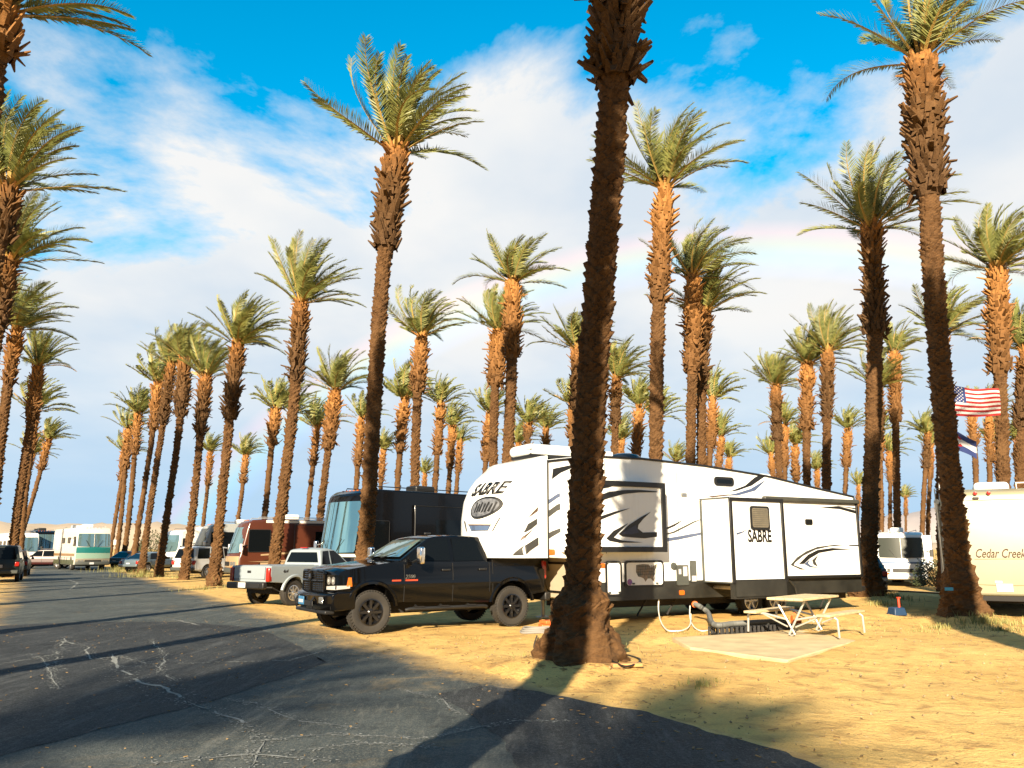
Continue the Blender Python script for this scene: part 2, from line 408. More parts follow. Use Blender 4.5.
    for i, (pp, w_) in enumerate([([(55, 672), (57, 655), (62, 643), (66, 638)], .035), ([(40, 643), (58, 641), (85, 646), (92, 660), (118, 657)], .03), ([(112, 655), (118, 668), (138, 682), (168, 690), (186, 704)], .06), ([(135, 668), (150, 665), (118, 657)], .03), ([(186, 704), (215, 712), (240, 722), (262, 742)], .03), ([(70, 590), (78, 583), (68, 580)], .12), ([(262, 742), (330, 735), (420, 740), (512, 722), (580, 722)], .015), ([(262, 742), (250, 768)], .03), ([(150, 640), (165, 655), (160, 672), (176, 682)], .02), ([(228, 700), (262, 706), (300, 722), (352, 728)], .02), ([(300, 752), (360, 744), (430, 748)], .02), ([(30, 655), (44, 660), (58, 690)], .018), ([(400, 690), (440, 700), (462, 716)], .015), ([(150, 765), (250, 755), (330, 762)], .025), ([(170, 619), (200, 626)], .06), ([(180, 664), (290, 661), (330, 650)], .02), ([(0, 665), (55, 655), (60, 653)], .02)]):
        strip(pp, w_, i+1)
    o = mb.build('road_marking', cm, smooth=0); tag(o, kind='structure')
    for p in o.data.polygons: pass
    # far desert hills and mountains
    hm = mat('hill_earth', (.35, .28, .20), .95, var=.12, vs=.006, coord='Object')
    mm = mat('mountain_rock', (.27, .245, .245), .95, var=.15, vs=.003, coord='Object')
    def ridge(name, m, dist, depth, a0, a1, hf, n=160, label=None):
        mb = MB(); k = 7
        for i in range(n+1):
            a = rad(a0+(a1-a0)*i/n)
            for j in range(k+1):
                t = j/k; d = dist+depth*t; h = hf(math.degrees(a))*math.sin(PI*min(1, t*1.0))**.8 if j < k else 0
                h *= (1+.25*noise.noise((a*60, t*3, 2.))) if 0 < j < k else 1
                mb.v.append((d*math.sin(a), d*math.cos(a), h-3 if j in (0, k) else h))
        for i in range(n):
            for j in range(k):
                mb.f.append((i*(k+1)+j, (i+1)*(k+1)+j, (i+1)*(k+1)+j+1, i*(k+1)+j+1)); mb.m.append(0)
        o = mb.build(name, m, smooth=60); tag(o, label, kind='structure'); return o
    fb = lambda a, s, z: sum(noise.noise((a*s*2**k, z, k*3.1))/2**k for k in range(5))
    def h1(a):
        base = 66*(1-sstep(-27, 4, a))+34
        return max(14, base+16*fb(a, .12, 1.))
    ridge('hills', hm, 3200, 900, -50, 50, h1)
    def h2(a): return max(0, 330*math.exp(-((a-31)/8)**2)+95*math.exp(-((a-20)/6)**2)+60*fb(a, .1, 5.)*math.exp(-((a-28)/9)**2))
    ridge('mountains', mm, 5200, 1300, 12, 50, h2)
# ------------------------------------------------------------------ date palms
def frond_mat():
    m = mat('palm_leaflet', (.105, .135, .038), .5, c2=(.25, .245, .068), vs=1.3, spec=.35)
    nt = m.node_tree; b = nt.nodes['Principled BSDF']; out = nt.nodes['Material Output']
    tr = nt.nodes.new('ShaderNodeBsdfTranslucent'); tr.inputs[0].default_value = (.16, .17, .04, 1)
    mx = nt.nodes.new('ShaderNodeMixShader'); mx.inputs[0].default_value = .22
    nt.links.new(b.outputs[0], mx.inputs[1]); nt.links.new(tr.outputs[0], mx.inputs[2]); nt.links.new(mx.outputs[0], out.inputs[0])
    return m
M_FROND = frond_mat()
M_PET = mat('palm_petiole', (.38, .25, .075), .5, var=.25, vs=2)
M_DEAD = mat('palm_dead_leaf', (.36, .24, .12), .8, var=.3, vs=3)
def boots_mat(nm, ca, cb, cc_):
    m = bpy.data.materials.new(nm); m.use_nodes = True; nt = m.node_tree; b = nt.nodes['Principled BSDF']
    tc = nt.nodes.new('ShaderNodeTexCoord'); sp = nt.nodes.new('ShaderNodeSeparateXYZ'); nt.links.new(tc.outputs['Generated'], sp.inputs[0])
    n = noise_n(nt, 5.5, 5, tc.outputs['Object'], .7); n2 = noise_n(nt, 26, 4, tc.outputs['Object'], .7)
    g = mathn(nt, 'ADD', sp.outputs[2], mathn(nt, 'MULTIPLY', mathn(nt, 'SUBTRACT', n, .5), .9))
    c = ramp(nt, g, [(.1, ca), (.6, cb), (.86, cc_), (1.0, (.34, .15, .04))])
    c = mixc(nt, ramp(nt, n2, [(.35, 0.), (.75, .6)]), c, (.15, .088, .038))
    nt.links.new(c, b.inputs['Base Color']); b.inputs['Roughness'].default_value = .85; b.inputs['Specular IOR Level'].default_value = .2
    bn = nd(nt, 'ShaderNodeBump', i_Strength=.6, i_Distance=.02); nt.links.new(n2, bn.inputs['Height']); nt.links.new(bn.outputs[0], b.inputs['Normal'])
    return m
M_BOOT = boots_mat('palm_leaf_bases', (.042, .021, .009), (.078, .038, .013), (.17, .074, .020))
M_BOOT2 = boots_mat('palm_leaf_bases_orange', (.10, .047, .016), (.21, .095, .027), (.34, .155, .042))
def trunk_mat():
    m = bpy.data.materials.new('palm_bark'); m.use_nodes = True; nt = m.node_tree; b = nt.nodes['Principled BSDF']
    tc = nt.nodes.new('ShaderNodeTexCoord')
    mpn = nd(nt, 'ShaderNodeMapping'); mpn.inputs['Scale'].default_value = (1, 1, 2.2); nt.links.new(tc.outputs['Object'], mpn.inputs[0])
    a = noise_n(nt, 1.6, 4, tc.outputs['Object'], .6); f = noise_n(nt, 11, 6, mpn.outputs[0], .7); k = noise_n(nt, 55, 4, mpn.outputs[0], .7)
    c = mixc(nt, ramp(nt, f, [(.3, 0.), (.7, 1.)]), (.036, .019, .009), (.125, .064, .025))
    c = mixc(nt, ramp(nt, a, [(.4, 0.), (.7, .5)]), c, (.155, .085, .036))
    c = mixc(nt, ramp(nt, k, [(.55, 0.), (.75, .5)]), c, (.06, .035, .02))
    nt.links.new(c, b.inputs['Base Color']); b.inputs['Roughness'].default_value = .9; b.inputs['Specular IOR Level'].default_value = .15
    hh = mathn(nt, 'ADD', f, mathn(nt, 'MULTIPLY', k, .5))
    bn = nd(nt, 'ShaderNodeBump', i_Strength=.8, i_Distance=.03); nt.links.new(hh, bn.inputs['Height']); nt.links.new(bn.outputs[0], b.inputs['Normal'])
    return m
M_TRUNK = trunk_mat()

def crown_mesh(seed, nf=46, nl=58, lw=.032, L0=3.5, wind=.55):
    r = random.Random(seed); V = []; Fc = []; Mi = []
    def tri(a, b, c, m): 
        n = len(V); V.extend((tuple(a), tuple(b), tuple(c))); Fc.append((n, n+1, n+2)); Mi.append(m)
    for i in range(nf):
        q = (i+.5)/nf
        az = i*2.39996+r.uniform(-.35, .35)
        el = rad(84-64*q**1.25+r.uniform(-9, 9))
        L = L0*r.uniform(.8, 1.08)*(1-.12*(1-q))
        dead = (r.random() < .015 and q > .8) or (i == nf-1 and seed % 5 == 0)
        d = Vector((math.cos(az)*math.cos(el), math.sin(az)*math.cos(el), math.sin(el)))
        p = Vector((math.cos(az)*.16, math.sin(az)*.16, -.15+.35*(1-q)))
        ns = 13; pts = [p.copy()]; g = r.uniform(.28, .80)*(1.2-.5*math.sin(el)); wd = wind*r.uniform(.5, 1.4)
        for k in range(ns):
            t = (k+1)/ns
            d = (d+Vector((wd*.16*t, .02*r.uniform(-1, 1), -g*.19*t))).normalized()
            p = p+d*(L/ns); pts.append(p.copy())
        # rachis: a tapering three-sided rod
        up0 = Vector((0, 0, 1))
        ring = []
        for k, a in enumerate(pts):
            t = (pts[min(k+1, ns)]-pts[max(k-1, 0)]).normalized(); sd = t.cross(up0)
            if sd.length < .15: sd = t.cross(Vector((math.cos(az+1.57), math.sin(az+1.57), 0))).cross(t)
            sd.normalize(); u = sd.cross(t).normalized(); w_ = .055*(1-k/ns)**1.3+.007
            ring.append((a+sd*w_, a-sd*w_, a+u*w_*.7, t, sd, u))
        n = len(V)
        for a in ring: V.extend((tuple(a[0]), tuple(a[1]), tuple(a[2])))
        for k in range(ns):
            o = n+3*k
            for x, y in ((0, 1), (1, 2), (2, 0)): Fc.append((o+x, o+y, o+3+y, o+3+x)); Mi.append(1)
        roll = r.uniform(-.35, .35)
        for j in range(nl):
            t = .14+.86*(j+r.uniform(0, .8))/nl
            x = t*ns; k = min(ns-1, int(x)); fr = x-k
            a = pts[k].lerp(pts[k+1], fr); _, _, _, tt, sd, u = ring[k]
            sd2 = sd*math.cos(roll)+u*math.sin(roll); u2 = u*math.cos(roll)-sd*math.sin(roll)
            ll = (.20+.42*math.sin(PI*min(1, t*.92+.08))**.8)*r.uniform(.85, 1.1)*L/3.5
            fw = .55+.75*t
            for sg in (-1, 1):
                dr = (tt*fw+sd2*sg*1.0+u2*r.uniform(.15, .6)+Vector((.10*wind, 0, -.10))+Vector((r.uniform(-.1, .1), r.uniform(-.1, .1), r.uniform(-.1, .1)))).normalized()
                b = a+dr*ll+Vector((.03*wind, 0, -.05))*ll
                wv = (tt*.8+u2*.6).normalized()*lw*(1.1-.35*t)
                mid = a+dr*ll*.45
                n = len(V); V.extend((tuple(a-wv*.45), tuple(mid-wv*.9), tuple(b), tuple(mid+wv*.9), tuple(a+wv*.45))); Fc.append((n, n+1, n+2, n+3, n+4)); Mi.append(2 if dead else 0)
    # closed spear leaves in the middle
    for i in range(4):
        a = r.uniform(0, 6.28); tri((.08, .0, .1), (-.08, .02, .1), (.35*math.cos(a)+.2, .3*math.sin(a), L0*.85), 0)
    me = bpy.data.meshes.new('crown'); me.from_pydata(V, [], Fc)
    for m_ in (M_FROND, M_PET, M_DEAD): me.materials.append(m_)
    me.polygons.foreach_set('material_index', Mi)
    return me
CROWN_NEAR = [crown_mesh(100+i, (33, 41, 29, 38, 45, 31, 39, 35)[i], 66, .028, 3.3+.13*(i % 4), .55+.15*(i % 3)) for i in range(8)]
CROWN_FAR = [crown_mesh(300+i, (26, 33, 29, 37, 27, 31)[i], 26, .065, 3.2+.15*(i % 3), .6+.12*(i % 3)) for i in range(6)]

def trunk_path(dx, dy, H, seed):
    r = random.Random(seed); b1 = r.uniform(-.14, .14); b2 = r.uniform(-.07, .07); b3 = r.uniform(-.1, .1)
    def p(z):
        t = max(0, z/H)
        s_ = math.sin(PI*min(t, 1))
        return Vector((dx*t+b1*s_+b2*math.sin(2*PI*t), dy*t+b3*s_, z))
    return p
def trunk_mesh(path, H, r0, zb, seed, lod):
    r = random.Random(seed); off = r.uniform(0, 50)
    ns, dz = ((64, .026), (40, .04), (28, .06), (16, .11))[lod]
    nz = int((H+.5)/dz); V = []
    hz = .17 if lod < 2 else .21; nc = 7 if lod < 2 else 6
    boss = 1.15*r.uniform(.75, 1.1)
    for i in range(nz+1):
        z = -.5+i*dz; c = path(z)
        base = r0*(1.10-.14*min(1, max(0, z)/3.0))
        flare = (.72 if lod < 1 else .5 if lod < 2 else .20)*r0*(1-sstep(boss*.75, boss*1.12, z))+((.95, .7, .28, .28)[lod])*r0*(1-sstep(-.15, (.62, .5, .45, .45)[lod], z))
        for k in range(ns):
            a = 2*PI*k/ns
            # two families of spirals cross in diamonds: each cut leaf base is a scale standing out at its upper tip
            wz = .30*noise.noise((math.cos(a)*1.3, math.sin(a)*1.3, z*1.7+off)); wa = .30*noise.noise((math.cos(a)*1.7+5, math.sin(a)*1.7, z*2.3+off))
            p1 = a/(2*PI)*nc+z/hz+wz+wa; p2 = -a/(2*PI)*nc+z/hz+wz-wa
            f1 = p1-math.floor(p1); f2 = p2-math.floor(p2)
            cell = noise.noise((math.floor(p1) % nc*3.17+(math.floor(p1)//nc)*.0+math.floor(p1)*.37, math.floor(p2)*2.31, off))
            bump = min(f1, f2)**.55*.35+.65*(f1*f2)**.8
            amp = (.062, .075, .10, .12)[lod]*(1+1.5*cell)
            rr = base-(.02, .03, .05, .06)[lod]+amp*bump+.022*noise.noise((math.cos(a)*2.2, math.sin(a)*2.2, z*5+off+9))
            if flare > 1e-4:
                kn = noise.noise((math.cos(a)*1.6, math.sin(a)*1.6, z*2.2+off))+.6*noise.noise((math.cos(a)*3.5, math.sin(a)*3.5, z*5+off))
                rr += flare*(1+.55*kn)
            V.append((c.x+rr*math.cos(a), c.y+rr*math.sin(a), z))
    Fc = [(i*ns+k, i*ns+(k+1) % ns, (i+1)*ns+(k+1) % ns, (i+1)*ns+k) for i in range(nz) for k in range(ns)]
    Fc.append(tuple(nz*ns+k for k in range(ns)))
    me = bpy.data.meshes.new('trunk'); me.from_pydata(V, [], Fc); me.materials.append(M_TRUNK)
    if lod > 2: me.shade_smooth()
    return me
def boots_mesh(path, z0, z1, r0, seed, dens, m):
    r = random.Random(seed); mb = MB(); off = r.uniform(0, 99)
    n = int((z1-z0)*dens)
    lump = lambda z: 1+.50*noise.noise((z*1.35, off, 0))
    top = lambda z: 1-.38*sstep(z1-.75, z1+.15, z)
    # core
    k = 14; nz = max(6, int((z1-z0)/.12)); vs = []
    for i in range(nz+1):
        z = z0-.1+(z1+.25-z0)*i/nz; c = path(z)
        rr = r0*.90*lump(z)*top(z)
        rr *= .62+.38*sstep(z0-.15, z0+.25, z)
        for j in range(k):
            a = 2*PI*j/k; q = rr*(1+.16*noise.noise((a*2, z*4, off))); vs.append((c.x+q*math.cos(a), c.y+q*math.sin(a), z))
    mb.add(vs, [(i*k+j, i*k+(j+1) % k, (i+1)*k+(j+1) % k, (i+1)*k+j) for i in range(nz) for j in range(k)]+[tuple(nz*k+j for j in range(k))])
    for i in range(n):
        t = (i+r.random())/n; z = z0+(z1-z0)*t; a = i*2.39996+r.uniform(-.2, .2); c = path(z)
        rr = r0*1.05*lump(z)*top(z)
        L = r.uniform(.16, .40)*(1 if dens > 30 else 1.35); wd = r.uniform(.045, .095)*(1 if dens > 30 else 1.6); th = r.uniform(.012, .035)
        out = r.uniform(.12, .95)*(1-.45*sstep(z1-.9, z1, z))+(.35 if r.random() < .10 else 0)
        if r.random() < .09: out += .6; L *= 1.25
        sgn = -1 if (r.random() < .10 and t < .5) else 1
        er = Vector((math.cos(a), math.sin(a), 0)); et = Vector((-math.sin(a), math.cos(a), 0))
        d = (Vector((0, 0, sgn))*math.cos(out)+er*math.sin(out)+et*r.uniform(-.2, .2)).normalized(); nn = d.cross(et).normalized()
        b = Vector((c.x, c.y, z))+er*rr*.86; e = b+d*L
        w2 = wd*r.uniform(.15, .75)
        vs = [b-et*wd-nn*th*2, b+et*wd-nn*th*2, b+et*wd+nn*th, b-et*wd+nn*th, e-et*w2-nn*th, e+et*w2*r.uniform(.7, 1)-nn*th, e+et*w2+nn*th*.3, e-et*w2+nn*th*.3]
        mb.add(vs, [(0, 1, 5, 4), (1, 2, 6, 5), (2, 3, 7, 6), (3, 0, 4, 7), (4, 5, 6, 7)])
    me = bpy.data.meshes.new('leaf_bases'); me.from_pydata(mb.v, [], mb.f); me.materials.append(m)
    return me
NPALM = [0]
def palm(bx, by, tx, ty, H, boots, r0, label, group, lod, orange=False):
    """bx,by foot; tx,ty crown; H height of the crown's base above the foot"""
    NPALM[0] += 1; sd = 900+NPALM[0]*7
    z = ground_h(bx, by)
    t = thing('palm_tree', label, 'palm tree', (bx, by, z), 0, group)
    p = trunk_path(tx-bx, ty-by, H, sd)
    zb = H-boots; r0 *= .775; rb = rnd.uniform(.30, .40)*(.78 if lod == 0 else 1 if lod < 2 else .95)
    tm = link(bpy.data.objects.new('trunk', trunk_mesh(p, zb+.35, r0, zb, sd, lod)), t)
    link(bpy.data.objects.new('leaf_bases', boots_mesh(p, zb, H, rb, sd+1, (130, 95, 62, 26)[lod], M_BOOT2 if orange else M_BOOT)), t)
    src = CROWN_NEAR[NPALM[0] % 8] if lod < 3 else CROWN_FAR[NPALM[0] % 6]
    c = link(bpy.data.objects.new('crown', src), t); c.location = p(H)+Vector((0, 0, .05))
    sc = rnd.uniform(.78, .96); c.scale = (sc*rnd.choice((1, 1)), sc*rnd.choice((-1, 1)), sc*rnd.uniform(.95, 1.08)); c.rotation_euler = (rnd.uniform(-.08, .08), .10+rnd.uniform(-.08, .1), rnd.uniform(-.5, .5))
    return t
G_FRONT = 'date palms planted along the lanes'
# (crown px, crown py, trunk px, trunk py lower down, depth or None, boot bottom py or None, radius, label)
ROWS = [
 (619, -146, 583, 560, 12.16, 84, .30, 'nearest palm, its dark trunk crossing the white trailer and its crown above the picture'),
 (398, 155, 367, 520, 23.6, 250, .29, 'tall palm with thick shaggy collar rising between black pickup and black motorhome'),
 (301, 303, 277, 520, 35, 382, .31, 'palm between the silver pickup tail and the maroon motorhome'),
 (239, 345, 215, 570, 38.4, 420, .28, 'full crowned palm at the road edge just left of the maroon motorhome'),
 (207, 378, 185, 565, 46, 436, .27, 'palm whose dark trunk stands in front of the white parked car'),
 (186, 360, 160, 560, 51, 416, .28, 'palm with a broad shaggy collar standing just left of the white parked car'),
 (172, 366, 143, 558, 56, 425, .27, 'palm leaning right beside the pale blue parked car, fifth along the roadside row'),
 (158, 383, 134, 555, 62, 430, .27, 'orange lit palm in the roadside row between pale blue car and far road bend'),
 (137, 414, 123, 555, 74, 455, .30, 'slim palm of the roadside row just right of the teal and white motorhome'),
 (129, 430, 116, 555, 82, 470, .29, 'second palm right of the teal and white motorhome, half behind its neighbours'),
 (125, 452, 110, 556, 92, 480, .29, 'last and lowest palm of the right roadside row, nearest the teal and white motorhome'),
 (4, 16, -70, 600, 15.7, 62, .30, 'nearest palm of the left row, only its drooping fronds at the top left corner'),
 (3, 186, -48, 560, 24, 240, .30, 'second palm of the left row, its big crown cut by the picture edge'),
 (13, 264, -28, 545, 31, 330, .31, 'third palm of the left row, crown low and wide below the cut one'),
 (19, 330, -14, 545, 41, 385, .31, 'fourth palm of the left row with an orange collar'),
 (38, 366, 14, 545, 50, 420, .33, 'leaning palm whose trunk meets the ground behind the dark green car'),
 (35, 412, 22, 540, 66, 450, .31, 'shorter palm behind the leaning one near the dark green car'),
 (925, 57, 962, 590, 20.16, 192, .335, 'massive palm in front of the beige trailer, its crown at the top right'),
 (872, 228, 868, 560, 27.94, 336, .34, 'tall palm standing at the rear end of the white trailer beside the blue box'),
 (1001, 267, 1006, 470, 31, 372, .31, 'palm rising from behind the roof of the beige trailer at the right edge'),
 (1023, 352, 1019, 425, 42, None, .31, 'palm half cut off by the right picture edge behind the beige trailer'),
 (666, 186, 655, 460, 30, 302, .34, 'tall palm with a swollen orange collar behind the middle of the white trailer'),
 (694, 275, 691, 462, 37, 372, .31, 'palm right of the tall swollen one, its trunk half in shadow, behind the white trailer'),
 (513, 281, 508, 466, 35, 356, .33, 'palm with a fat orange collar right behind the nose of the white trailer'),
 (499, 330, 492, 468, 43, None, .31, 'palm standing close behind the fat collared one above the trailer nose'),
 (422, 336, 415, 484, 43, 392, .32, 'palm with yellow centred crown standing behind the black motorhome'),
 (830, 350, 828, 487, 47, 418, .33, 'dark stemmed palm with a large crown behind the sloping rear roof of the white trailer'),
 (808, 364, 805, 477, 49, 430, .31, 'orange collared palm left of the dark stemmed one above the sloping trailer roof'),
 (896, 353, 898, 514, 56, 422, .31, 'thin stemmed palm seen between the white trailer and the massive palm'),
 (336, 391, 321, 500, 53, 450, .31, 'palm rising just left of the black motorhome windshield'),
]
FAR = {
 'behind the maroon motorhome': [(211, 452, 204, 520), (246, 456, 236, 520), (276, 410, 262, 515), (292, 414, 285, 515), (317, 428, 308, 515)],
 'above the black motorhome roof': [(361, 418, 355, 485), (383, 450, 381, 485), (405, 399, 396, 484), (441, 405, 435, 484), (453, 427, 448, 484), (460, 442, 456, 484), (425, 474, 424, 486)],
 'behind the front half of the white trailer': [(490, 414, 485, 468), (519, 444, 517, 470), (529, 424, 525, 463), (546, 430, 545, 455), (577, 350, 576, 440), (573, 405, 572, 450), (616, 379, 612, 458), (622, 440, 620, 460), (639, 406, 634, 458), (657, 418, 656, 460), (677, 462, 676, 468)],
 'behind the rear half of the white trailer': [(706, 312, 703, 464), (713, 400, 709, 466), (721, 437, 718, 468), (729, 458, 727, 470), (775, 387, 778, 476), (784, 426, 786, 478), (794, 445, 796, 480), (772, 455, 773, 476), (817, 470, 817, 484), (848, 429, 844, 490), (858, 486, 857, 495)],
 'between the white trailer and the massive palm': [(876, 388, 876, 500), (881, 430, 881, 505), (890, 452, 890, 511), (906, 498, 906, 530), (927, 434, 919, 514), (932, 446, 930, 514), (945, 332, 944, 480)],
 'above the beige trailer': [(973, 414, 976, 484), (989, 416, 989, 470), (998, 442, 998, 472), (1018, 440, 1018, 474)],
 'left of the far road': [(48, 440, 22, 530), (33, 455, 12, 530)],
}
ORD = ['first', 'second', 'third', 'fourth', 'fifth', 'sixth', 'seventh', 'eighth', 'ninth', 'tenth', 'eleventh']
def build_palms():
    todo = []
    for cx, cy, bx, by, Y, bb, r0, lab in ROWS: todo.append((cx, cy, bx, by, Y, bb, r0, lab, 'palms'))
    for where, L in FAR.items():
        for i, (cx, cy, bx, by) in enumerate(sorted(L)):
            todo.append((cx, cy, bx, by, None, None, .30, f'distant palm {where}, {ORD[i]} from the left there', where))
    for cx, cy, bx, by, Y, bb, r0, lab, grp in todo:
        Ht = rnd.uniform(12.2, 13.2)
        d = ray(cx, cy)
        if Y is None: Y = (Ht-EYE)/(d[2]/d[1])
        Y = min(Y, 165)
        X, _, Z = at_depth(cx, cy, Y)
        h = 0
        for _ in range(3):
            fy = None
            # row of the foot in the picture, at that depth
            zrel = h-EYE; f_ = Y*math.cos(PITCH)+zrel*math.sin(PITCH); w_ = -Y*math.sin(PITCH)+zrel*math.cos(PITCH); fy = 384-F*w_/f_
            fx = bx+(bx-cx)/(by-cy)*(min(fy, by+90)-by)*.8
            Xb = at_depth(fx, fy, Y)[0]; h = ground_h(Xb, Y)
        # no trunk leans more than a few degrees
        Xb = X+max(-2.8 if cx < 60 else -1.7, min(1.7, Xb-X))
        H = Z-h
        if bb is not None: boots = Z-at_depth(cx, bb, Y)[2]
        else: boots = rnd.uniform(2.6, 4.2)
        lod = 0 if Y < 14 else 1 if Y < 30 else 2 if Y < 60 else 3
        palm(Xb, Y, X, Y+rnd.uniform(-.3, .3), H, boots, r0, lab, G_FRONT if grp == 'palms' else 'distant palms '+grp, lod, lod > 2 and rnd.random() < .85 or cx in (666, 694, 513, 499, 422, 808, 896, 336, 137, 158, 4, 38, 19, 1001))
    # palms of the same rows that stand beside and behind the photographer and throw the long shadows
    for (x, y, dx, dy) in OFFCAM:
        palm(x, y, x+dx, y+dy, rnd.uniform(12.3, 13.4), 3.4, .42 if y in (1.0, 3.6) else .32, 'palm of the same rows standing outside the picture', 'palms out of the picture', 2)
OFFCAM = [(-2.25, 1.0, .87, 0), (6.23, 3.6, .52, 0), (5.25, .75, 0, 0), (-7.3, -25.5, .3, 0), (-12.6, -25, .2, 0), (-22.5, 31.5, .3, 0), (-25, 36, .2, 0), (-28, 39, .4, 0), (-31.5, 44, .2, 0), (-36, 50, .2, 0), (-9.0, 3.4, .4, .2),
          (*to_xy(6.6, -8), .3, 0), (*to_xy(-1.3, -16.5), .3, 0), (*to_xy(6.5, -17.5), .2, .2), (*to_xy(15, -6), .2, 0), (*to_xy(15, -16), .2, 0)]
MOUNDS += [(.96, 12.1, .20, 1.25), (10.74, 20.1, .2, .9), (11.81, 27.9, .2, 1.0), (-4.1, 23.6, .2, 1.0), (*on_ground(214, 586), .35, 1.5)]
# ------------------------------------------------------------------ vehicle materials
M_TYRE = mat('tyre_rubber', (.016, .015, .014), .85, bump=.3, bs=60, c2=(.028, .024, .018), vs=5)
M_GLASS = mat('dark_glass', (.003, .004, .005), .05, spec=.22)
M_GLASSB = mat('windshield_glass', (.20, .33, .36), .04, metal=.75, spec=.5)
M_GLASSM = mat('mirror_windshield', (.36, .62, .62), .05, metal=.95)
M_BLACKP = mat('black_plastic', (.008, .008, .008), .5, bump=.1, bs=120)
M_BLACKG = mat('black_paint', (.0022, .0022, .0024), .10, coat=.16, spec=.3)
M_RIMB = mat('black_rim', (.012, .012, .013), .25, metal=.3, coat=.6)
M_RIMS = mat('alloy_rim', (.55, .55, .55), .3, metal=.9)
M_CHROME = mat('chrome', (.75, .75, .75), .12, metal=1)
M_SILVER = mat('silver_paint', (.21, .25, .275), .5, metal=.0, coat=.1, var=.05, vs=1.5)
M_WHITE = mat('white_gelcoat', (.68, .69, .67), .3, coat=.5, var=.02, vs=.7)
M_WHITE2 = mat('white_siding', (.70, .71, .70), .35, coat=.25, var=.03, vs=.6)
def streak(m):
    # faint dirt that has run down from the gutter
    nt = m.node_tree; b = nt.nodes['Principled BSDF']; tc = nt.nodes.new('ShaderNodeTexCoord'); mp_ = nd(nt, 'ShaderNodeMapping'); mp_.inputs['Scale'].default_value = (7, 7, .35)
    nt.links.new(tc.outputs['Object'], mp_.inputs[0]); f = noise_n(nt, 1.6, 6, mp_.outputs[0], .7); old = b.inputs['Base Color'].links[0].from_socket
    nt.links.new(mixc(nt, ramp(nt, f, [(.52, 0.), (.85, .28)]), old, (.40, .37, .31)), b.inputs['Base Color'])
streak(M_WHITE2); streak(M_WHITE)
M_DKGREY = mat('dark_grey_decal', (.008, .008, .008), .4)
M_MIDGREY = mat('grey_decal', (.035, .035, .032), .4)
M_BLUEG = mat('blue_grey_decal', (.05, .07, .13), .4)
M_BROWN = mat('brown_decal', (.075, .045, .028), .4)
M_SKIRT = mat('charcoal_skirt', (.011, .012, .011), .45, var=.5, vs=1.6, c2=(.024, .024, .02))
M_TRIM = mat('black_trim', (.006, .006, .006), .45)
M_TAN = mat('tan_shade_gelcoat', (.44, .38, .28), .4, coat=.3, var=.05)  # shade on the lower front wall put into the base colour
M_GREYBOX = mat('grey_plastic', (.045, .05, .045), .5)
M_LAMP = mat('lamp_lens', (.16, .165, .165), .1, metal=.35, coat=.6)
M_LAMPB = mat('bright_reflector', (.38, .38, .37), .15, metal=.2, coat=.6)
M_RED = mat('red_lens', (.25, .010, .006), .2, coat=.4)
M_AMBER = mat('amber_lens', (.45, .10, .01), .25, coat=.3)
M_PLATEB = mat('blue_plate', (.03, .13, .26), .4)
M_PLATEW = mat('white_plate', (.42, .42, .42), .4)
M_STEEL = mat('galvanised_steel', (.42, .41, .38), .45, metal=.7, var=.2, vs=8)
M_UNDER = mat('underbody', (.014, .013, .012), .85)
M_SEAM = mat('panel_gap', (.004, .004, .004), .7)

def wheel(root, x, y, r, w, rimm, side, spokes=8, detail=True):
    mb = MB(); hw = w/2; rr = r*.62
    prof = [(rr, -hw*.8), (r*.72, -hw*.98), (r*.93, -hw*.95), (r*.985, -hw*.72), (r, -hw*.35), (r, hw*.35), (r*.985, hw*.72), (r*.93, hw*.95), (r*.72, hw*.98), (rr, hw*.8)]
    mb.lathe(prof, 36 if detail else 20, 'y', (0, 0, 0), 0, cap=False)
    if detail:
        for k in range(44):
            a = 2*PI*k/44
            for q in (-1, 1):
                M = Matrix.Rotation(-a, 3, 'Y') @ Matrix.Rotation(q*.35, 3, 'X')
                c = Vector((r*.995*math.cos(a), q*hw*.55, r*.995*math.sin(a))); mb.box(c, (.022, hw*.7, .034), M)
    t = mb.build('wheel', M_TYRE, root, smooth=35); t.location = (x, y, r)
    rb = MB(); s = side
    rb.lathe([(rr*1.02, s*hw*.82), (rr*.93, s*hw*.86), (rr*.88, s*hw*.45), (rr*.86, -s*hw*.6)], 32 if detail else 18, 'y', cap=False)
    rb.lathe([(rr*.9, s*hw*.15), (.001, s*hw*.15)], 18, 'y', cap=False)
    rb.lathe([(rr*.24, s*hw*.3), (rr*.24, s*hw*.72), (rr*.15, s*hw*.85), (.001, s*hw*.85)], 16, 'y', cap=False)
    for k in range(spokes):
        a = 2*PI*k/spokes; M = Matrix.Rotation(-a, 3, 'Y')
        c = M @ Vector((rr*.56, s*hw*.58, 0)); rb.box(c, (rr*.78, hw*.28, rr*.20), M)
    rb.build('rim', rimm, t, smooth=35)
    return t

def arch(xc, zc, ra, zs, n=12):
    """points of a wheel opening, from rear to front, starting and ending on the sill height zs"""
    a0 = math.asin(max(-1, min(1, (zs-zc)/ra)))
    return [(xc-ra*math.cos(a0+(PI-2*a0)*k/n), zc+ra*math.sin(a0+(PI-2*a0)*k/n)) for k in range(n+1)]

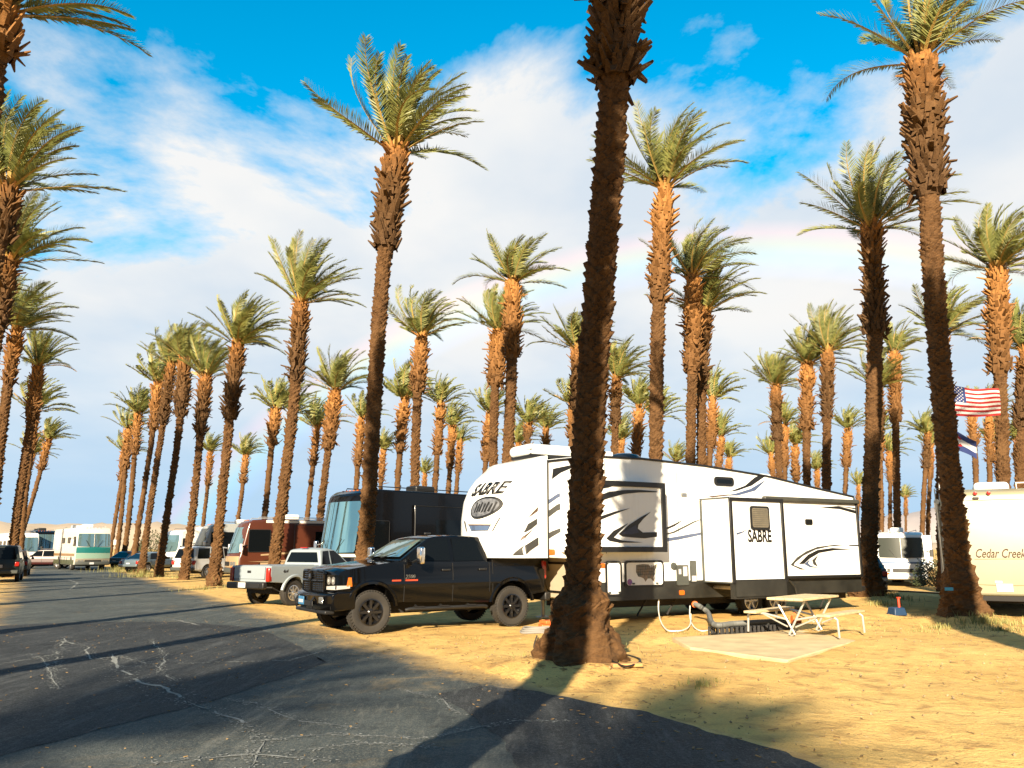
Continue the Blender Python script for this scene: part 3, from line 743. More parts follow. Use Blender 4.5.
def pickup(name, label, loc, rot, c, paint, rim):
    root = thing(name, label, 'pickup truck', loc, rot)
    W = c['w']; xa, xb = c['xa'], c['xb']; R_ = c['R']; ra = R_*1.23
    wt = lerp_tab([(.4, .955), (.62, .975), (.95, 1.0), (1.12, .995), (1.3, .965), (1.5, .945)])
    xf, xr = c['xf'], c['xr']; zbelt, zbed, zh, zcowl = c['belt'], c['bed'], c['hood'], c['cowl']
    def ytap(x): 
        t = sstep(xf-.75, xf+.05, x); return 1-.10*t*t
    prof = [(xr, .70)]+arch(xb, R_+.03, ra, .66)+[(xb+ra+.1, .53)]+arch(xa, R_+.03, ra, .60)+[(xf-.05, .60), (xf, .75), (xf+.01, zh-.22), (xf-.04, zh-.06), (xf-.16, zh), (c['xc'], zcowl), (c['xd'], zbelt+.01), (c['xbk'], zbelt), (c['xbk']-.04, zbelt-.02), (c['xbk']-.06, zbed), (xr+.02, zbed), (xr-.01, zbed-.03)]
    def fn(x, y, z):
        t = sstep(xf-.8, xf, x)
        yy = y*wt(z)*ytap(x)
        xx = x-.17*(abs(y)/W)**2.4*t
        zc_ = z
        if z > zh-.15 and x > c['xd']: zc_ = z-.045*(abs(y)/W)**3-.02*(1-(1 if abs(y) > .3*W else 0))*0
        if x < xr+.1: xx += .05*(abs(y)/W)**3
        return (xx, yy, zc_)
    ys = [-W, -W*.82, -W*.5, 0, W*.5, W*.82, W]
    body = bm_obj('body', prism(prof, ys, fn, cutx=(xf-.7, xf-.45, xf-.25), cutz=(.62, .8, .95, 1.12, 1.3)), paint, root, .035, 3)
    sy = lambda x, z: W*wt(z)*ytap(x)
    # cab
    zb, zt = zbelt-.03, c['roof']
    x0, x1, x2, x3 = c['xc']+.02, c['xw'], c['xk'], c['xbk']+.05
    gw = lambda z: W*(.955-.20*max(0, (z-zb)/(zt-zb))**1.15)
    gprof = [(x0, zcowl-.03), (x1+.03, zt-.045), (x1-.2, zt-.005), ((x1+x2)/2, zt+.015), (x2+.1, zt-.01), (x2, zt-.05), (x3, zb), (x0-.1, zb-.05)]
    def gf(x, y, z):
        xx = x-.14*(abs(y)/W)**2*sstep(x1-.5, x0, x)
        return (xx, y*gw(z)/W, z-.03*(abs(y)/W)**2*(1 if z > zt-.1 else 0))
    bm_obj('cab', prism(gprof, ys, gf, cutz=(zb+.15, zb+.3, zt-.08)), paint, root, .045, 3)
    # glass
    for s in (1, -1):
        mf = lambda u, v, l, s=s: (u, s*(gw(v)+.004+l), v)
        for P in c['side_glass']:
            bm_obj('side_window', plate(P, mf, .006), M_GLASS, root, smooth=0)
        mfb = lambda u, v, l, s=s: (u, s*(sy(u, v)+.001+l), v)
        for xx, z0, z1 in c['seams']:
            bm_obj('door_seam', plate([(xx-.008, z0), (xx+.008, z0), (xx+.008, z1), (xx-.008, z1)], mfb, .003, 3), M_SEAM, root, smooth=0)
        for xx in c['handles']:
            h = MB(); h.box((xx, s*(sy(xx, zbelt-.16)+.025), zbelt-.16), (.20, .03, .04)); h.build('door_handle', paint if c.get('hd') else M_BLACKP, root, bevel=.01)
        # fender lips
        for xw_ in (xa, xb):
            f = MB(); n = 18; zc = R_+.03; pts = []
            vs = []; fs = []
            for k in range(n+1):
                a = rad(8)+rad(164)*k/n
                for rr, o in ((ra-.012, -.02), (ra+.004, .035), (ra+.05, .035), (ra+.085, -.01)):
                    x = xw_+rr*math.cos(a); z = zc+rr*math.sin(a); vs.append((x, s*(sy(x, z)+o), z))
            for k in range(n):
                for j in range(3): fs.append((4*k+j, 4*k+j+1, 4*k+5+j, 4*k+4+j))
            f.add(vs, fs); f.build('fender_flare', paint, root, smooth=50)
        # mirrors
        mx_, mz = c['xw']+.42, zbelt+.10
        m = MB(); m.tube([(mx_, s*(gw(zb)-.03), zb+.03), (mx_-.02, s*(W+.22), mz-.02)], .025); 
        mo = m.build('mirror_arm', M_BLACKP, root)
        m = MB(); m.box((mx_-.03, s*(W+.25), mz+.04), (.11, .20, c.get('mh', .3))); m.build('mirror', c.get('mirror', M_CHROME), root, bevel=.035, seg=3)
        for xw_ in (xa, xb): wheel(root, xw_, s*(W-.15), R_, c['tw'], rim, s)
    # windshield
    def wsf(u, v, l):
        t = (v-zcowl)/(zt-.045-zcowl); yn = u
        x = x0+(x1+.03-x0)*t; y = yn*gw(v)*.90
        xx = x-.14*(abs(yn)*.9)**2*sstep(x1-.5, x0, x)
        return (xx+.012+l*.8, y, v+.008+l*.6-.006)
    bm_obj('windshield', plate([(-.97, zcowl+.05), (.97, zcowl+.05), (.93, zt-.11), (-.93, zt-.11)], wsf, .006, 8), M_GLASSB, root, smooth=60)
    zr0 = zb+.12
    rwf = lambda u, v, l: (x3+(x2-x3)*(v-zb)/(zt-.05-zb)-.006-l, u*gw(v)*.88, v)
    bm_obj('rear_window', plate([(-1, zr0), (1, zr0), (.93, zt-.13), (-.93, zt-.13)], rwf, .006, 2), M_GLASS, root, smooth=0)
    # cargo box: dark well or cover
    b = MB(); b.box(((xr+c['xbk'])/2-.03, 0, zbed+.006), (c['xbk']-xr-.22, 2*W*.86, .012)); b.build('bed_liner' if not c.get('cover') else 'bed_cover', M_BLACKP if not c.get('cover') else paint, root, bevel=.004)
    # tail: gate, lamps, bumper
    g = MB(); g.box((xr-.012, 0, (zbed+.72)/2+.02), (.02, 2*W*.76, zbed-.80)); go = g.build('tailgate', paint, root, bevel=.012)
    h = MB(); h.box((xr-.026, 0, zbed-.17), (.016, .16, .07)); h.build('handle', M_BLACKP, go, bevel=.01)
    for s in (1, -1):
        t = MB(); t.box((xr+.035, s*W*.905, zbed-.25), (.13, .15, .40)); t.build('tail_lamp', M_RED, root, bevel=.025)
    t = MB(); t.box((xr-.10, 0, .60), (.16, 2*W*.93, .19)); bo = t.build('rear_bumper', c.get('bumper', M_BLACKP), root, bevel=.04, seg=3)
    t = MB(); t.box((xr-.188, W*.12, .61), (.012, .31, .15)); t.build('licence_plate', M_PLATEW, bo, bevel=.004)
    t = MB(); t.box((xr-.188, -W*.50, .60), (.012, .40, .12)); t.build('step_pad', M_BLACKP, bo, bevel=.004)
    t = MB(); t.box(((xa+xb)/2, 0, .50), (xf-xr-.5, 1.1, .30)); t.tube([(xb, -W*.8, R_), (xb, W*.8, R_)], .07); t.tube([(xa, -W*.8, R_), (xa, W*.8, R_)], .06)
    for xw_ in (xa, xb): t.box((xw_, 0, R_+.33), (1.1, 1.2, .3))
    t.build('underbody', M_UNDER, root)
    # face
    fx = lambda y, x=xf: x-.17*(abs(y)/W)**2.4
    gz0, gz1 = c['grille']
    gm = MB(); hwg = W*c.get('gw', .60)
    gf_ = lambda u, v, l: (fx(u)+.014+l, u, v)
    bm_obj('grille', plate(rrect(-hwg, hwg, gz0, gz1, .06), gf_, .01, 6), M_BLACKP, root, smooth=0)
    gm = MB()
    for k in range(9):
        z = gz0+.05+(gz1-gz0-.1)*k/8
        gm.tube([(fx(y)+.032, y, z) for y in [hwg*.94*q/5 for q in range(-5, 6)]], .008, 5)
    for k in range(-7, 8):
        y = hwg*.9*k/7; gm.tube([(fx(y)+.032, y, gz0+.03), (fx(y)+.032, y, gz1-.03)], .006, 5)
    go = gm.build('grille_mesh', c.get('gm', M_BLACKG), root)
    gm = MB(); pts = [(fx(y)+.03, y, z) for y, z in rrect(-hwg, hwg, gz0, gz1, .07)]
    gm.tube(pts+[pts[0]], .032, 8); gm.build('grille_frame', paint if not c.get('cg') else M_CHROME, root)
    if c.get('bars'):
        gm = MB(); gm.tube([(fx(y)+.045, y, (gz0+gz1)/2+.02) for y in [hwg*q/5 for q in range(-5, 6)]], .026, 8); gm.tube([(fx(0)+.045, 0, gz0), (fx(0)+.05, 0, gz1)], .03, 8)
        gm.build('grille_bar', paint, root)
        gm = MB(); gm.lathe([(.001, .012), (.06, .012), (.075, .0)], 20, 'x', (fx(0)+.075, 0, gz1-.13)); gm.build('badge', M_RIMB, root)
    for s in (1, -1):
        hz0, hz1 = c['lampz']
        def hl(u, v, l, s=s): # wraps from the face round the corner
            y = hwg+.05+u*(W-hwg-.05)
            if u <= .8: yy = y*1.0; return (fx(y)+.012+l, s*min(yy, W*.9), v)
            x = fx(W*.86)-(u-.8)*.95; return (x, s*(sy(x, v)*1.0+.006+l), v)
        hlo = bm_obj('headlight', plate([(0, hz0), (.8, hz0), (1.12, hz0+.02), (1.15, hz1-.03), (.8, hz1), (0, hz1)], hl, .012, 10), M_GLASS, root, smooth=50)
        hl2 = lambda u, v, l: hl(u, v, l+.014)
        hh = hz1-hz0
        bm_obj('lamp_strip', plate([(.05, hz0+.03*hh), (.8, hz0+.03*hh), (1.08, hz0+.12*hh), (1.08, hz0+.30*hh), (.8, hz0+.30*hh), (.05, hz0+.24*hh)], hl2, .006, 8), M_LAMPB, hlo, smooth=50)
        for uc in (.24, .62):
            bm_obj('reflector', plate([(uc+.16*math.cos(q*PI/8), hz0+.62*hh+.26*hh*math.sin(q*PI/8)) for q in range(16)], hl2, .006, 3), M_LAMP, hlo, smooth=0)
            bm_obj('lamp_bulb', plate([(uc+.06*math.cos(q*PI/6), hz0+.62*hh+.10*hh*math.sin(q*PI/6)) for q in range(12)], lambda u, v, l: hl(u, v, l+.022), .006, 2), M_LAMPB, hlo, smooth=0)
        def tl(u, v, l, s=s):
            x = fx(W*.86)-u; return (x, s*(sy(x, v)+.02+l), v)
        bm_obj('turn_signal', plate([(.20, hz0+.07), (.31, hz0+.07), (.29, hz1-.05), (.23, hz1-.05)], tl, .006, 3), M_AMBER, root, smooth=0)
    bpz = c.get('bz', .62)
    def bf(x, y, z): return (x-.20*(abs(y)/(W*1.0))**2.6, y, z)
    bo = bm_obj('front_bumper', prism([(xf-.32, bpz-.17), (xf+.06, bpz-.19), (xf+.16, bpz-.08), (xf+.16, bpz+.12), (xf+.07, bpz+.17), (xf-.32, bpz+.17)], [W*q/6 for q in range(-6, 7)], bf), paint, root, .03, 3)
    t = MB(); t.box((xf+.175, 0, bpz-.06), (.02, 1.0, .10)); t.build('air_intake', M_SEAM, bo, bevel=.01)
    t = MB(); t.box((xf+.19, -.12, bpz-.02), (.014, .31, .16)); t.build('licence_plate', M_PLATEB, bo, bevel=.004)
    t = MB(); t.box((xf+.199, -.12, bpz-.03), (.006, .24, .06)); t.build('plate_lettering', M_PLATEW, bo)
    for s in (1, -1):
        t = MB(); y = s*W*.70; t.box((bf(xf+.165, y, 0)[0]+.0, y, bpz+.01), (.03, .22, .13)); t.build('fog_lamp', M_LAMP, bo, bevel=.015)
        t = MB(); y = s*W*.46; t.tube([(bf(xf+.19, y, 0)[0], y, bpz-.16), (bf(xf+.22, y, 0)[0], y, bpz-.02), (bf(xf+.16, y, 0)[0], y, bpz+.06)], .02); t.build('tow_hook', M_RIMB, bo)
    t = MB(); t.box((xf-.05, 0, bpz-.22), (.2, 1.7*W, .07)); t.build('air_dam', M_BLACKP, root, bevel=.02)
    if c.get('boards'):
        for s in (1, -1):
            t = MB(); t.tube([(c['xa']-.72, s*(W+.03), .44), (c['xa']-.80, s*(W+.06), .46), (xb+.78, s*(W+.06), .46), (xb+.70, s*(W+.03), .44)], .038, 10)
            for q in (.12, .45, .82):
                x = c['xa']-.8+(xb+.78-c['xa']+.8)*q; t.box((x, s*(W+.055), .495), (.24, .10, .022)); t.tube([(x, s*(W-.12), .52), (x, s*(W+.05), .46)], .02)
            t.build('running_board', M_BLACKP, root)
    # wipers, antenna, cab lamps
    for s in (.35, -.3):
        t = MB(); t.tube([(x0+.03, s, zcowl+.03), (x0-.12, s+.42, zcowl+.13)], .01, 5); t.build('wiper', M_BLACKP, root)
    return root

RAM = dict(w=1.0, xa=1.72, xb=-1.62, R=.42, tw=.29, xf=2.58, xr=-2.52, belt=1.38, bed=1.44, hood=1.29, cowl=1.44, xc=1.22, xd=1.05, xbk=-1.06, roof=1.95, xw=.40, xk=-.95,
  side_glass=[[(.90, 1.42), (.42, 1.80), (.30, 1.86), (-.06, 1.87), (-.06, 1.405)], [(-.16, 1.40), (-.16, 1.87), (-.74, 1.86), (-.86, 1.78), (-.93, 1.41)]],
  seams=[(-.11, .58, 1.36), (1.02, .60, 1.34), (-1.02, .75, 1.36), (-1.10, .6, 1.42)], handles=[.06, -.84], mirror=M_CHROME, mh=.34, grille=(.80, 1.22), lampz=(.86, 1.15), bars=True, boards=True, bz=.66)
RANGER = dict(w=.86, xa=1.55, xb=-1.55, R=.36, tw=.24, xf=2.28, xr=-2.55, belt=1.15, bed=1.16, hood=1.05, cowl=1.16, xc=1.0, xd=.85, xbk=-.55, roof=1.68, xw=.30, xk=-.40,
  side_glass=[[(.72, 1.19), (.30, 1.54), (.2, 1.60), (.0, 1.60), (.0, 1.17)], [(-.06, 1.17), (-.06, 1.60), (-.30, 1.58), (-.42, 1.18)]],
  seams=[(-.03, .55, 1.12), (.85, .55, 1.12), (-.52, .62, 1.14)], handles=[.12], mirror=M_BLACKP, mh=.18, grille=(.74, 1.0), lampz=(.78, .98), bz=.56, cover=True, bumper=M_DKGREY)

def black_pickup():
    s0, r0 = 7.42, 17.1
    x, y = to_xy(s0, r0)
    o = pickup('pickup_truck', 'black crew cab pickup hitched under the nose of the white trailer', (x, y, 0.0), ANG+PI+rad(4), RAM, M_BLACKG, M_RIMB)
    W = 1.0
    # door lettering and red badge on both front doors
    for s in (1,):
        mf = lambda u, v, l: (1.0-u, W+.003+l, 1.06+v)
        bm_obj('door_lettering', text_bm('2500', .11, mf, .004, .15, .004), M_MIDGREY, o, smooth=0)
        red = mat('red_badge', (.42, .05, .02), .3)
        for u0, u1 in ((0.0, .28), (-.30, -.10)):
            bm_obj('badge', plate([(u0, -.05), (u1, -.05), (u1, -.02), (u0, -.02)], mf, .004), red, o, smooth=0)
    # lamps on the roof and a fin aerial
    t = MB(); t.box((.0, 0, 1.985), (.16, .05, .05)); t.build('roof_aerial', M_BLACKP, o, bevel=.015)
    return o
def silver_pickup():
    th = rad(58)
    o = pickup('pickup_truck', 'silver extended cab pickup with covered bed and red tail lamps, backed towards the road', (-6.42, 27.1, 0), th, RANGER, M_SILVER, M_RIMS)
    mf = lambda u, v, l: (-2.05+u, -(.86*.995+.004+l), .96+v)
    bm_obj('side_lettering', text_bm('4x4', .13, mf, .003, .2, .004), M_DKGREY, o, smooth=0)
    t = MB(); t.box((-.42, 0, 1.69), (.07, .30, .035)); t.build('brake_lamp', M_RED, o, bevel=.01)
    return o
# ------------------------------------------------------------------ motorhomes and cars
def motorhome(label, loc, rot, L, H, paint, c):
    """front at local x=0, driving along +x"""
    root = thing('motorhome', label, 'motorhome', loc, rot)
    W = c.get('w', 1.25); rk = c.get('rake', .35); zs = c.get('sill', 1.25); zb = .42
    xa, xb = -c.get('xa', 1.9), -L*.70; R_ = .48; ra = .58
    prof = [(-L, zb+.1), (-L+.1, zb)]+arch(xb, R_, ra, zb)+arch(xa, R_, ra, zb)+[(-.12, zb), (0, .62), (.0, zs-.1), (-.05, zs), (-.05-rk*(H-.55-zs)/(H-.45-zs), H-.55), (-.05-rk-.12, H-.22), (-.5-rk, H-.04), (-1.0-rk, H), (-L+.25, H), (-L, H-.25)]
    bow = c.get('bow', .28)
    fx0 = lambda z: -.05-rk*max(0, z-zs)/(H-.45-zs) if z > zs else 0.0
    def fn(x, y, z):
        t = sstep(-1.4, 0, x)
        return (x-bow*(abs(y)/W)**2.2*t, y*(1-.04*sstep(H-.7, H, z)), z-.03*(abs(y)/W)**2*sstep(H-.2, H, z))
    body = bm_obj('body', prism(prof, [W*q/6 for q in range(-6, 7)], fn, cutx=(-.3, -.7, -1.1)), paint, root, .07, 3)
    fz = lambda y, z: fx0(z)-bow*(abs(y)/W)**2.2
    # windshield: two panes
    wz0, wz1 = c.get('wz', (zs+.08, H-.55))
    wy = W*.93
    for s in (1, -1):
        mf = lambda u, v, l, s=s: (fz(u*wy, v)+.03+l, s*u*wy, v)
        bm_obj('windshield', plate([(.012, wz0), (.97, wz0+.03), (1.0, wz0+.12), (.98, wz1-.1), (.94, wz1), (.012, wz1)], mf, .008, 6), c.get('glass', M_GLASSB), root, smooth=60)
        t = MB(); t.tube([(fz(s*.5, wz0)+.06, s*.25, wz0-.05), (fz(s*.5, wz0+.3)+.06, s*.62, wz0+.52)], .014, 5); t.build('wiper', M_BLACKP, root)
        if c.get('split'):
            t = MB(); t.tube([(fz(0, wz0)+.045, 0, wz0), (fz(0, wz1)+.045, 0, wz1)], .03, 6); t.build('windshield_post', paint, root)
    # mask or bands on the face: (z0, z1, material)
    for z0, z1, m in c.get('face', []):
        mf = lambda u, v, l: (fz(u*W, v)+.014+l, u*W, v)
        bm_obj('front_band', plate([(-.99, z0), (.99, z0), (.99, z1), (-.99, z1)], mf, .006, 8), m, root, smooth=60)
    gz = c.get('grille', (.78, 1.0))
    mf = lambda u, v, l: (fz(u, v)+.022+l, u, v)
    gw_ = c.get('gwid', .6)
    g = bm_obj('grille', plate(rrect(-gw_, gw_, gz[0], gz[1], .04), mf, .01, 4), c.get('gmat', M_BLACKP), root, smooth=0)
    for s in (1, -1):
        mf = lambda u, v, l, s=s: (fz(u, v)+.024+l, s*u, v)
        for a, b in ((.68, .84), (.88, 1.06)):
            bm_obj('headlight', plate(rrect(a, b, gz[0]+.02, gz[1], .05), mf, .015, 2), M_LAMP, root, smooth=0)
        bm_obj('turn_signal', plate(rrect(.72, 1.02, gz[0]-.12, gz[0]-.03, .02), mf, .012, 2), M_AMBER, root, smooth=0)
    def bf(x, y, z): return (x-bow*(abs(y)/W)**2.2, y, z)
    bo = bm_obj('front_bumper', prism([(-.25, .42), (.06, .40), (.13, .46), (.13, .64), (.06, .68), (-.25, .68)], [W*q/6*.99 for q in range(-6, 7)], bf), c.get('bump', M_GREYBOX), root, .03, 2)
    t = MB(); t.box((.14, -.1, .55), (.02, .31, .15)); t.build('licence_plate', M_PLATEW, bo)
    # sides
    for s in (1, -1):
        mfs = lambda u, v, l, s=s: (u-bow*sstep(-1.4, 0, u)*.9, s*(W*(1-.04*sstep(H-.7, H, v))+.004+l), v)
        for z0, z1, x0, x1, m in c.get('bands', []):
            bm_obj('side_band', plate([(x0, z0), (x1, z0), (x1, z1), (x0, z1)], mfs, .004, 6), m, root, smooth=0)
        for P, m in c.get('swoosh', []):
            bm_obj('side_swoosh', plate(P, lambda u, v, l, s=s: mfs(u, v, l+.005), .004, 4), m, root, smooth=0)
        # cab window, then house windows
        for (x0, x1, z0, z1) in c.get('wins', [(-1.35, -.50, zs+.12, H-.75), (-3.6, -2.6, zs+.35, H-.8), (-6.0, -5.0, zs+.35, H-.8)]):
            w_ = bm_obj('side_window', plate(rrect(x0, x1, z0, z1, .07), lambda u, v, l, s=s: mfs(u, v, l+.012), .010, 3), M_GLASS, root, smooth=0)
            t = MB(); p = [mfs(u, v, .014) for u, v in rrect(x0, x1, z0, z1, .07)]; t.tube(p+[p[0]], .018, 6); t.build('frame', M_TRIM, w_)
        for x in c.get('bays', [-2.9, -3.9, -4.9, -6.1]):
            t = MB(); p = [mfs(u, v, .003) for u, v in rrect(x-.45, x+.45, .5, 1.0, .03)]; t.tube(p+[p[0]], .008, 5); t.build('bay_door', M_SEAM, root)
        m = MB(); m.tube([(-.35-bow, s*(W-.02), zs+.55), (-.2-bow*.5, s*(W+.22), zs+.45)], .03); m.build('mirror_arm', M_BLACKP, root)
        m = MB(); m.box((-.2-bow*.5, s*(W+.30), zs+.40), (.12, .20, .42)); m.build('mirror', c.get('mir', M_BLACKP), root, bevel=.03)
        for xw_ in (xa, xb): wheel(root, xw_, s*(W-.17), R_, .27, M_RIMS, s, 8, False)
    # slide-out boxes (x0, x1, z0, z1, depth, side)
    for x0, x1, z0, z1, d, s in c.get('slides', []):
        t = MB(); t.box(((x0+x1)/2, s*(W+d/2), (z0+z1)/2), (x1-x0, d, z1-z0)); so_ = t.build('slide_out', c.get('slidem', paint), root, bevel=.02)
        t = MB(); p = [(u, s*(W+d+.006), v) for u, v in rrect(x0+.03, x1-.03, z0+.03, z1-.03, .02)]; t.tube(p+[p[0]], .02, 6); t.build('frame', M_TRIM, so_)
        t = MB(); t.box(((x0+x1)/2+.1, s*(W+d+.004), (z0+z1)/2+.25), ((x1-x0)*.4, .015, .6)); t.build('side_window', M_GLASS, so_, bevel=.004)
    for x in c.get('ac', [-3.2, -L+2.6]):
        t = MB(); t.box((x, 0, H+.15), (1.0, .75, .28)); t.build('air_conditioner', c.get('acm', M_WHITE), root, bevel=.08, seg=3)
    t = MB(); t.tube([(-.9-rk, .95, H+.0), (-.95-rk, .95, H+.1), (-L+1, .95, H+.1)], .02, 6); t.tube([(-.9-rk, -.95, H+.0), (-.95-rk, -.95, H+.1), (-L+1, -.95, H+.1)], .02, 6); t.build('roof_rail', c.get('rail', M_STEEL), root)
    for y in (-.5, -.25, 0, .25, .5):
        t = MB(); t.box((-.45-rk-.05, y, H-.055), (.08, .10, .035)); t.build('clearance_lamp', M_AMBER, root, bevel=.01)
    t = MB(); t.box((-L/2, 0, .50), (L-1.2, 1.6, .35))
    for xw_ in (xa, xb): t.box((xw_, 0, .75), (1.3, 1.75, .6)); t.tube([(xw_, -W*.85, R_), (xw_, W*.85, R_)], .09)
    t.build('underbody', M_UNDER, root)
    return root

def car(name, label, cat, loc, rot, L, W, H, paint, belt=.95, suv=True):
    root = thing(name, label, cat, loc, rot)
    R_ = .36 if suv else .32; ra = R_+.07; xa, xb = L*.30, -L*.29; xf, xr = L/2, -L/2; hw = W/2
    hd = belt-.03 if suv else belt-.10
    prof = [(xr+.02, .45)]+arch(xb, R_, ra, .36)+arch(xa, R_, ra, .36)+[(xf-.08, .36), (xf, .5), (xf-.02, hd-.18), (xf-.15, hd-.05), (L*.20, belt), (xr+.03, belt), (xr-.01, belt-.2)]
    def fn(x, y, z):
        t = sstep(xf-.7, xf, x)+sstep(-xr-.5, -xr, -x)*.6
        k = .96 if z < .5 else 1.0 if z < belt-.1 else .955
        return (x-(.16*sstep(xf-.7, xf, x)-.10*sstep(-xr-.5, -xr, -x))*(abs(y)/hw)**2.2, y*k*(1-.06*t), z)
    bm_obj('body', prism(prof, [hw*q/4 for q in range(-4, 5)], fn, cutx=(xf-.4, xr+.3), cutz=(.5, belt-.1)), paint, root, .05, 3)
    z0 = belt-.03; zr = H
    if suv: gp = [(L*.22, z0), (L*.10, zr-.06), (0, zr), (xr+.5, zr), (xr+.22, zr-.05), (xr+.05, z0)]
    else: gp = [(L*.22, z0), (L*.05, zr-.05), (-.15, zr), (-L*.18, zr-.04), (xr+.35, z0)]
    gw = lambda z: hw*(.95-.20*max(0, (z-z0)/(zr-z0)))
    def gf(x, y, z): return (x-.10*(abs(y)/hw)**2*sstep(0, L*.22, x), y*gw(z)/hw, z-.02*(abs(y)/hw)**2)
    bm_obj('cab', prism(gp, [hw*q/4 for q in range(-4, 5)], gf, cutz=(z0+.15, zr-.08)), paint, root, .05, 3)
    xq = gp[-2][0]; xe = gp[-1][0]
    for s in (1, -1):
        mf = lambda u, v, l, s=s: (u, s*(gw(v)+.004+l), v)
        a = L*.22-.16; b = L*.10-.02 if suv else L*.05-.02
        for P in ([(a, z0+.07), (b, zr-.12), (-.02, zr-.10), (-.02, z0+.06)], [(-.09, z0+.06), (-.09, zr-.10), (-L*.21, zr-.10), (-L*.24, z0+.06)])+(([(-L*.26, z0+.06), (-L*.235, zr-.10), (xr+.42, zr-.11), (xr+.22, z0+.06)],) if suv else ()):
            bm_obj('side_window', plate(P, mf, .006), M_GLASS, root, smooth=0)
        for xx in (-.05, L*.19, -L*.235):
            bm_obj('door_seam', plate([(xx-.008, .45), (xx+.008, .45), (xx+.008, z0), (xx-.008, z0)], lambda u, v, l, s=s: (u, s*(hw*(1.0 if v < belt-.1 else .965)+.002+l), v), .003, 4), M_SEAM, root, smooth=0)
        for xw_ in (xa, xb): wheel(root, xw_, s*(hw-.12), R_, .22, M_RIMS, s, 6, False)
        t = MB(); t.box((xr+.07, s*hw*.84, belt-.20), (.15, .2, .22)); t.build('tail_lamp', M_RED, root, bevel=.03)
        t = MB(); t.box((xf-.14, s*hw*.76, hd-.20), (.14, .34, .14)); t.build('headlight', M_LAMP, root, bevel=.04)
        t = MB(); t.box((L*.17, s*(hw+.08), z0+.10), (.10, .16, .13)); t.build('mirror', paint, root, bevel=.03)
    rw = lambda u, v, l: (xe+(xq-xe)*(v-z0)/(zr-.05-z0)-.012-l, u*gw(v)*.86, v-.0)
    bm_obj('rear_window', plate([(-1, z0+.08), (1, z0+.08), (.92, zr-.14), (-.92, zr-.14)], rw, .006, 2), M_GLASS, root, smooth=0)
    x0g, x1g = gp[0][0], gp[1][0]
    ww = lambda u, v, l: (x0g+(x1g-x0g)*(v-z0)/(zr-.05-z0)+.015+l-.10*(abs(u)*.88)**2, u*gw(v)*.88, v+.004)
    bm_obj('windshield', plate([(-1, z0+.06), (1, z0+.06), (.93, zr-.12), (-.93, zr-.12)], ww, .006, 6), M_GLASSB, root, smooth=60)
    t = MB(); t.box((xr-.02, 0, .52), (.14, W*.93, .2)); t.build('rear_bumper', paint if not suv else M_GREYBOX, root, bevel=.05)
    t = MB(); t.box((xr-.03, 0, belt-.30), (.02, .31, .15)); t.build('licence_plate', M_PLATEW, root, bevel=.004)
    t = MB(); t.box((xf-.02, 0, .5), (.16, W*.88, .22)); t.build('front_bumper', paint, root, bevel=.06)
    t = MB(); t.box((0, 0, .42), (L*.86, W*.62, .3)); t.build('underbody', M_UNDER, root)
    if suv:
        t = MB()
        for s in (1, -1): t.tube([(L*.05, s*hw*.62, zr+.0), (L*.03, s*hw*.62, zr+.06), (xr+.5, s*hw*.62, zr+.06), (xr+.45, s*hw*.62, zr)], .018, 6)
        t.build('roof_rack', M_BLACKP, root)
    return root

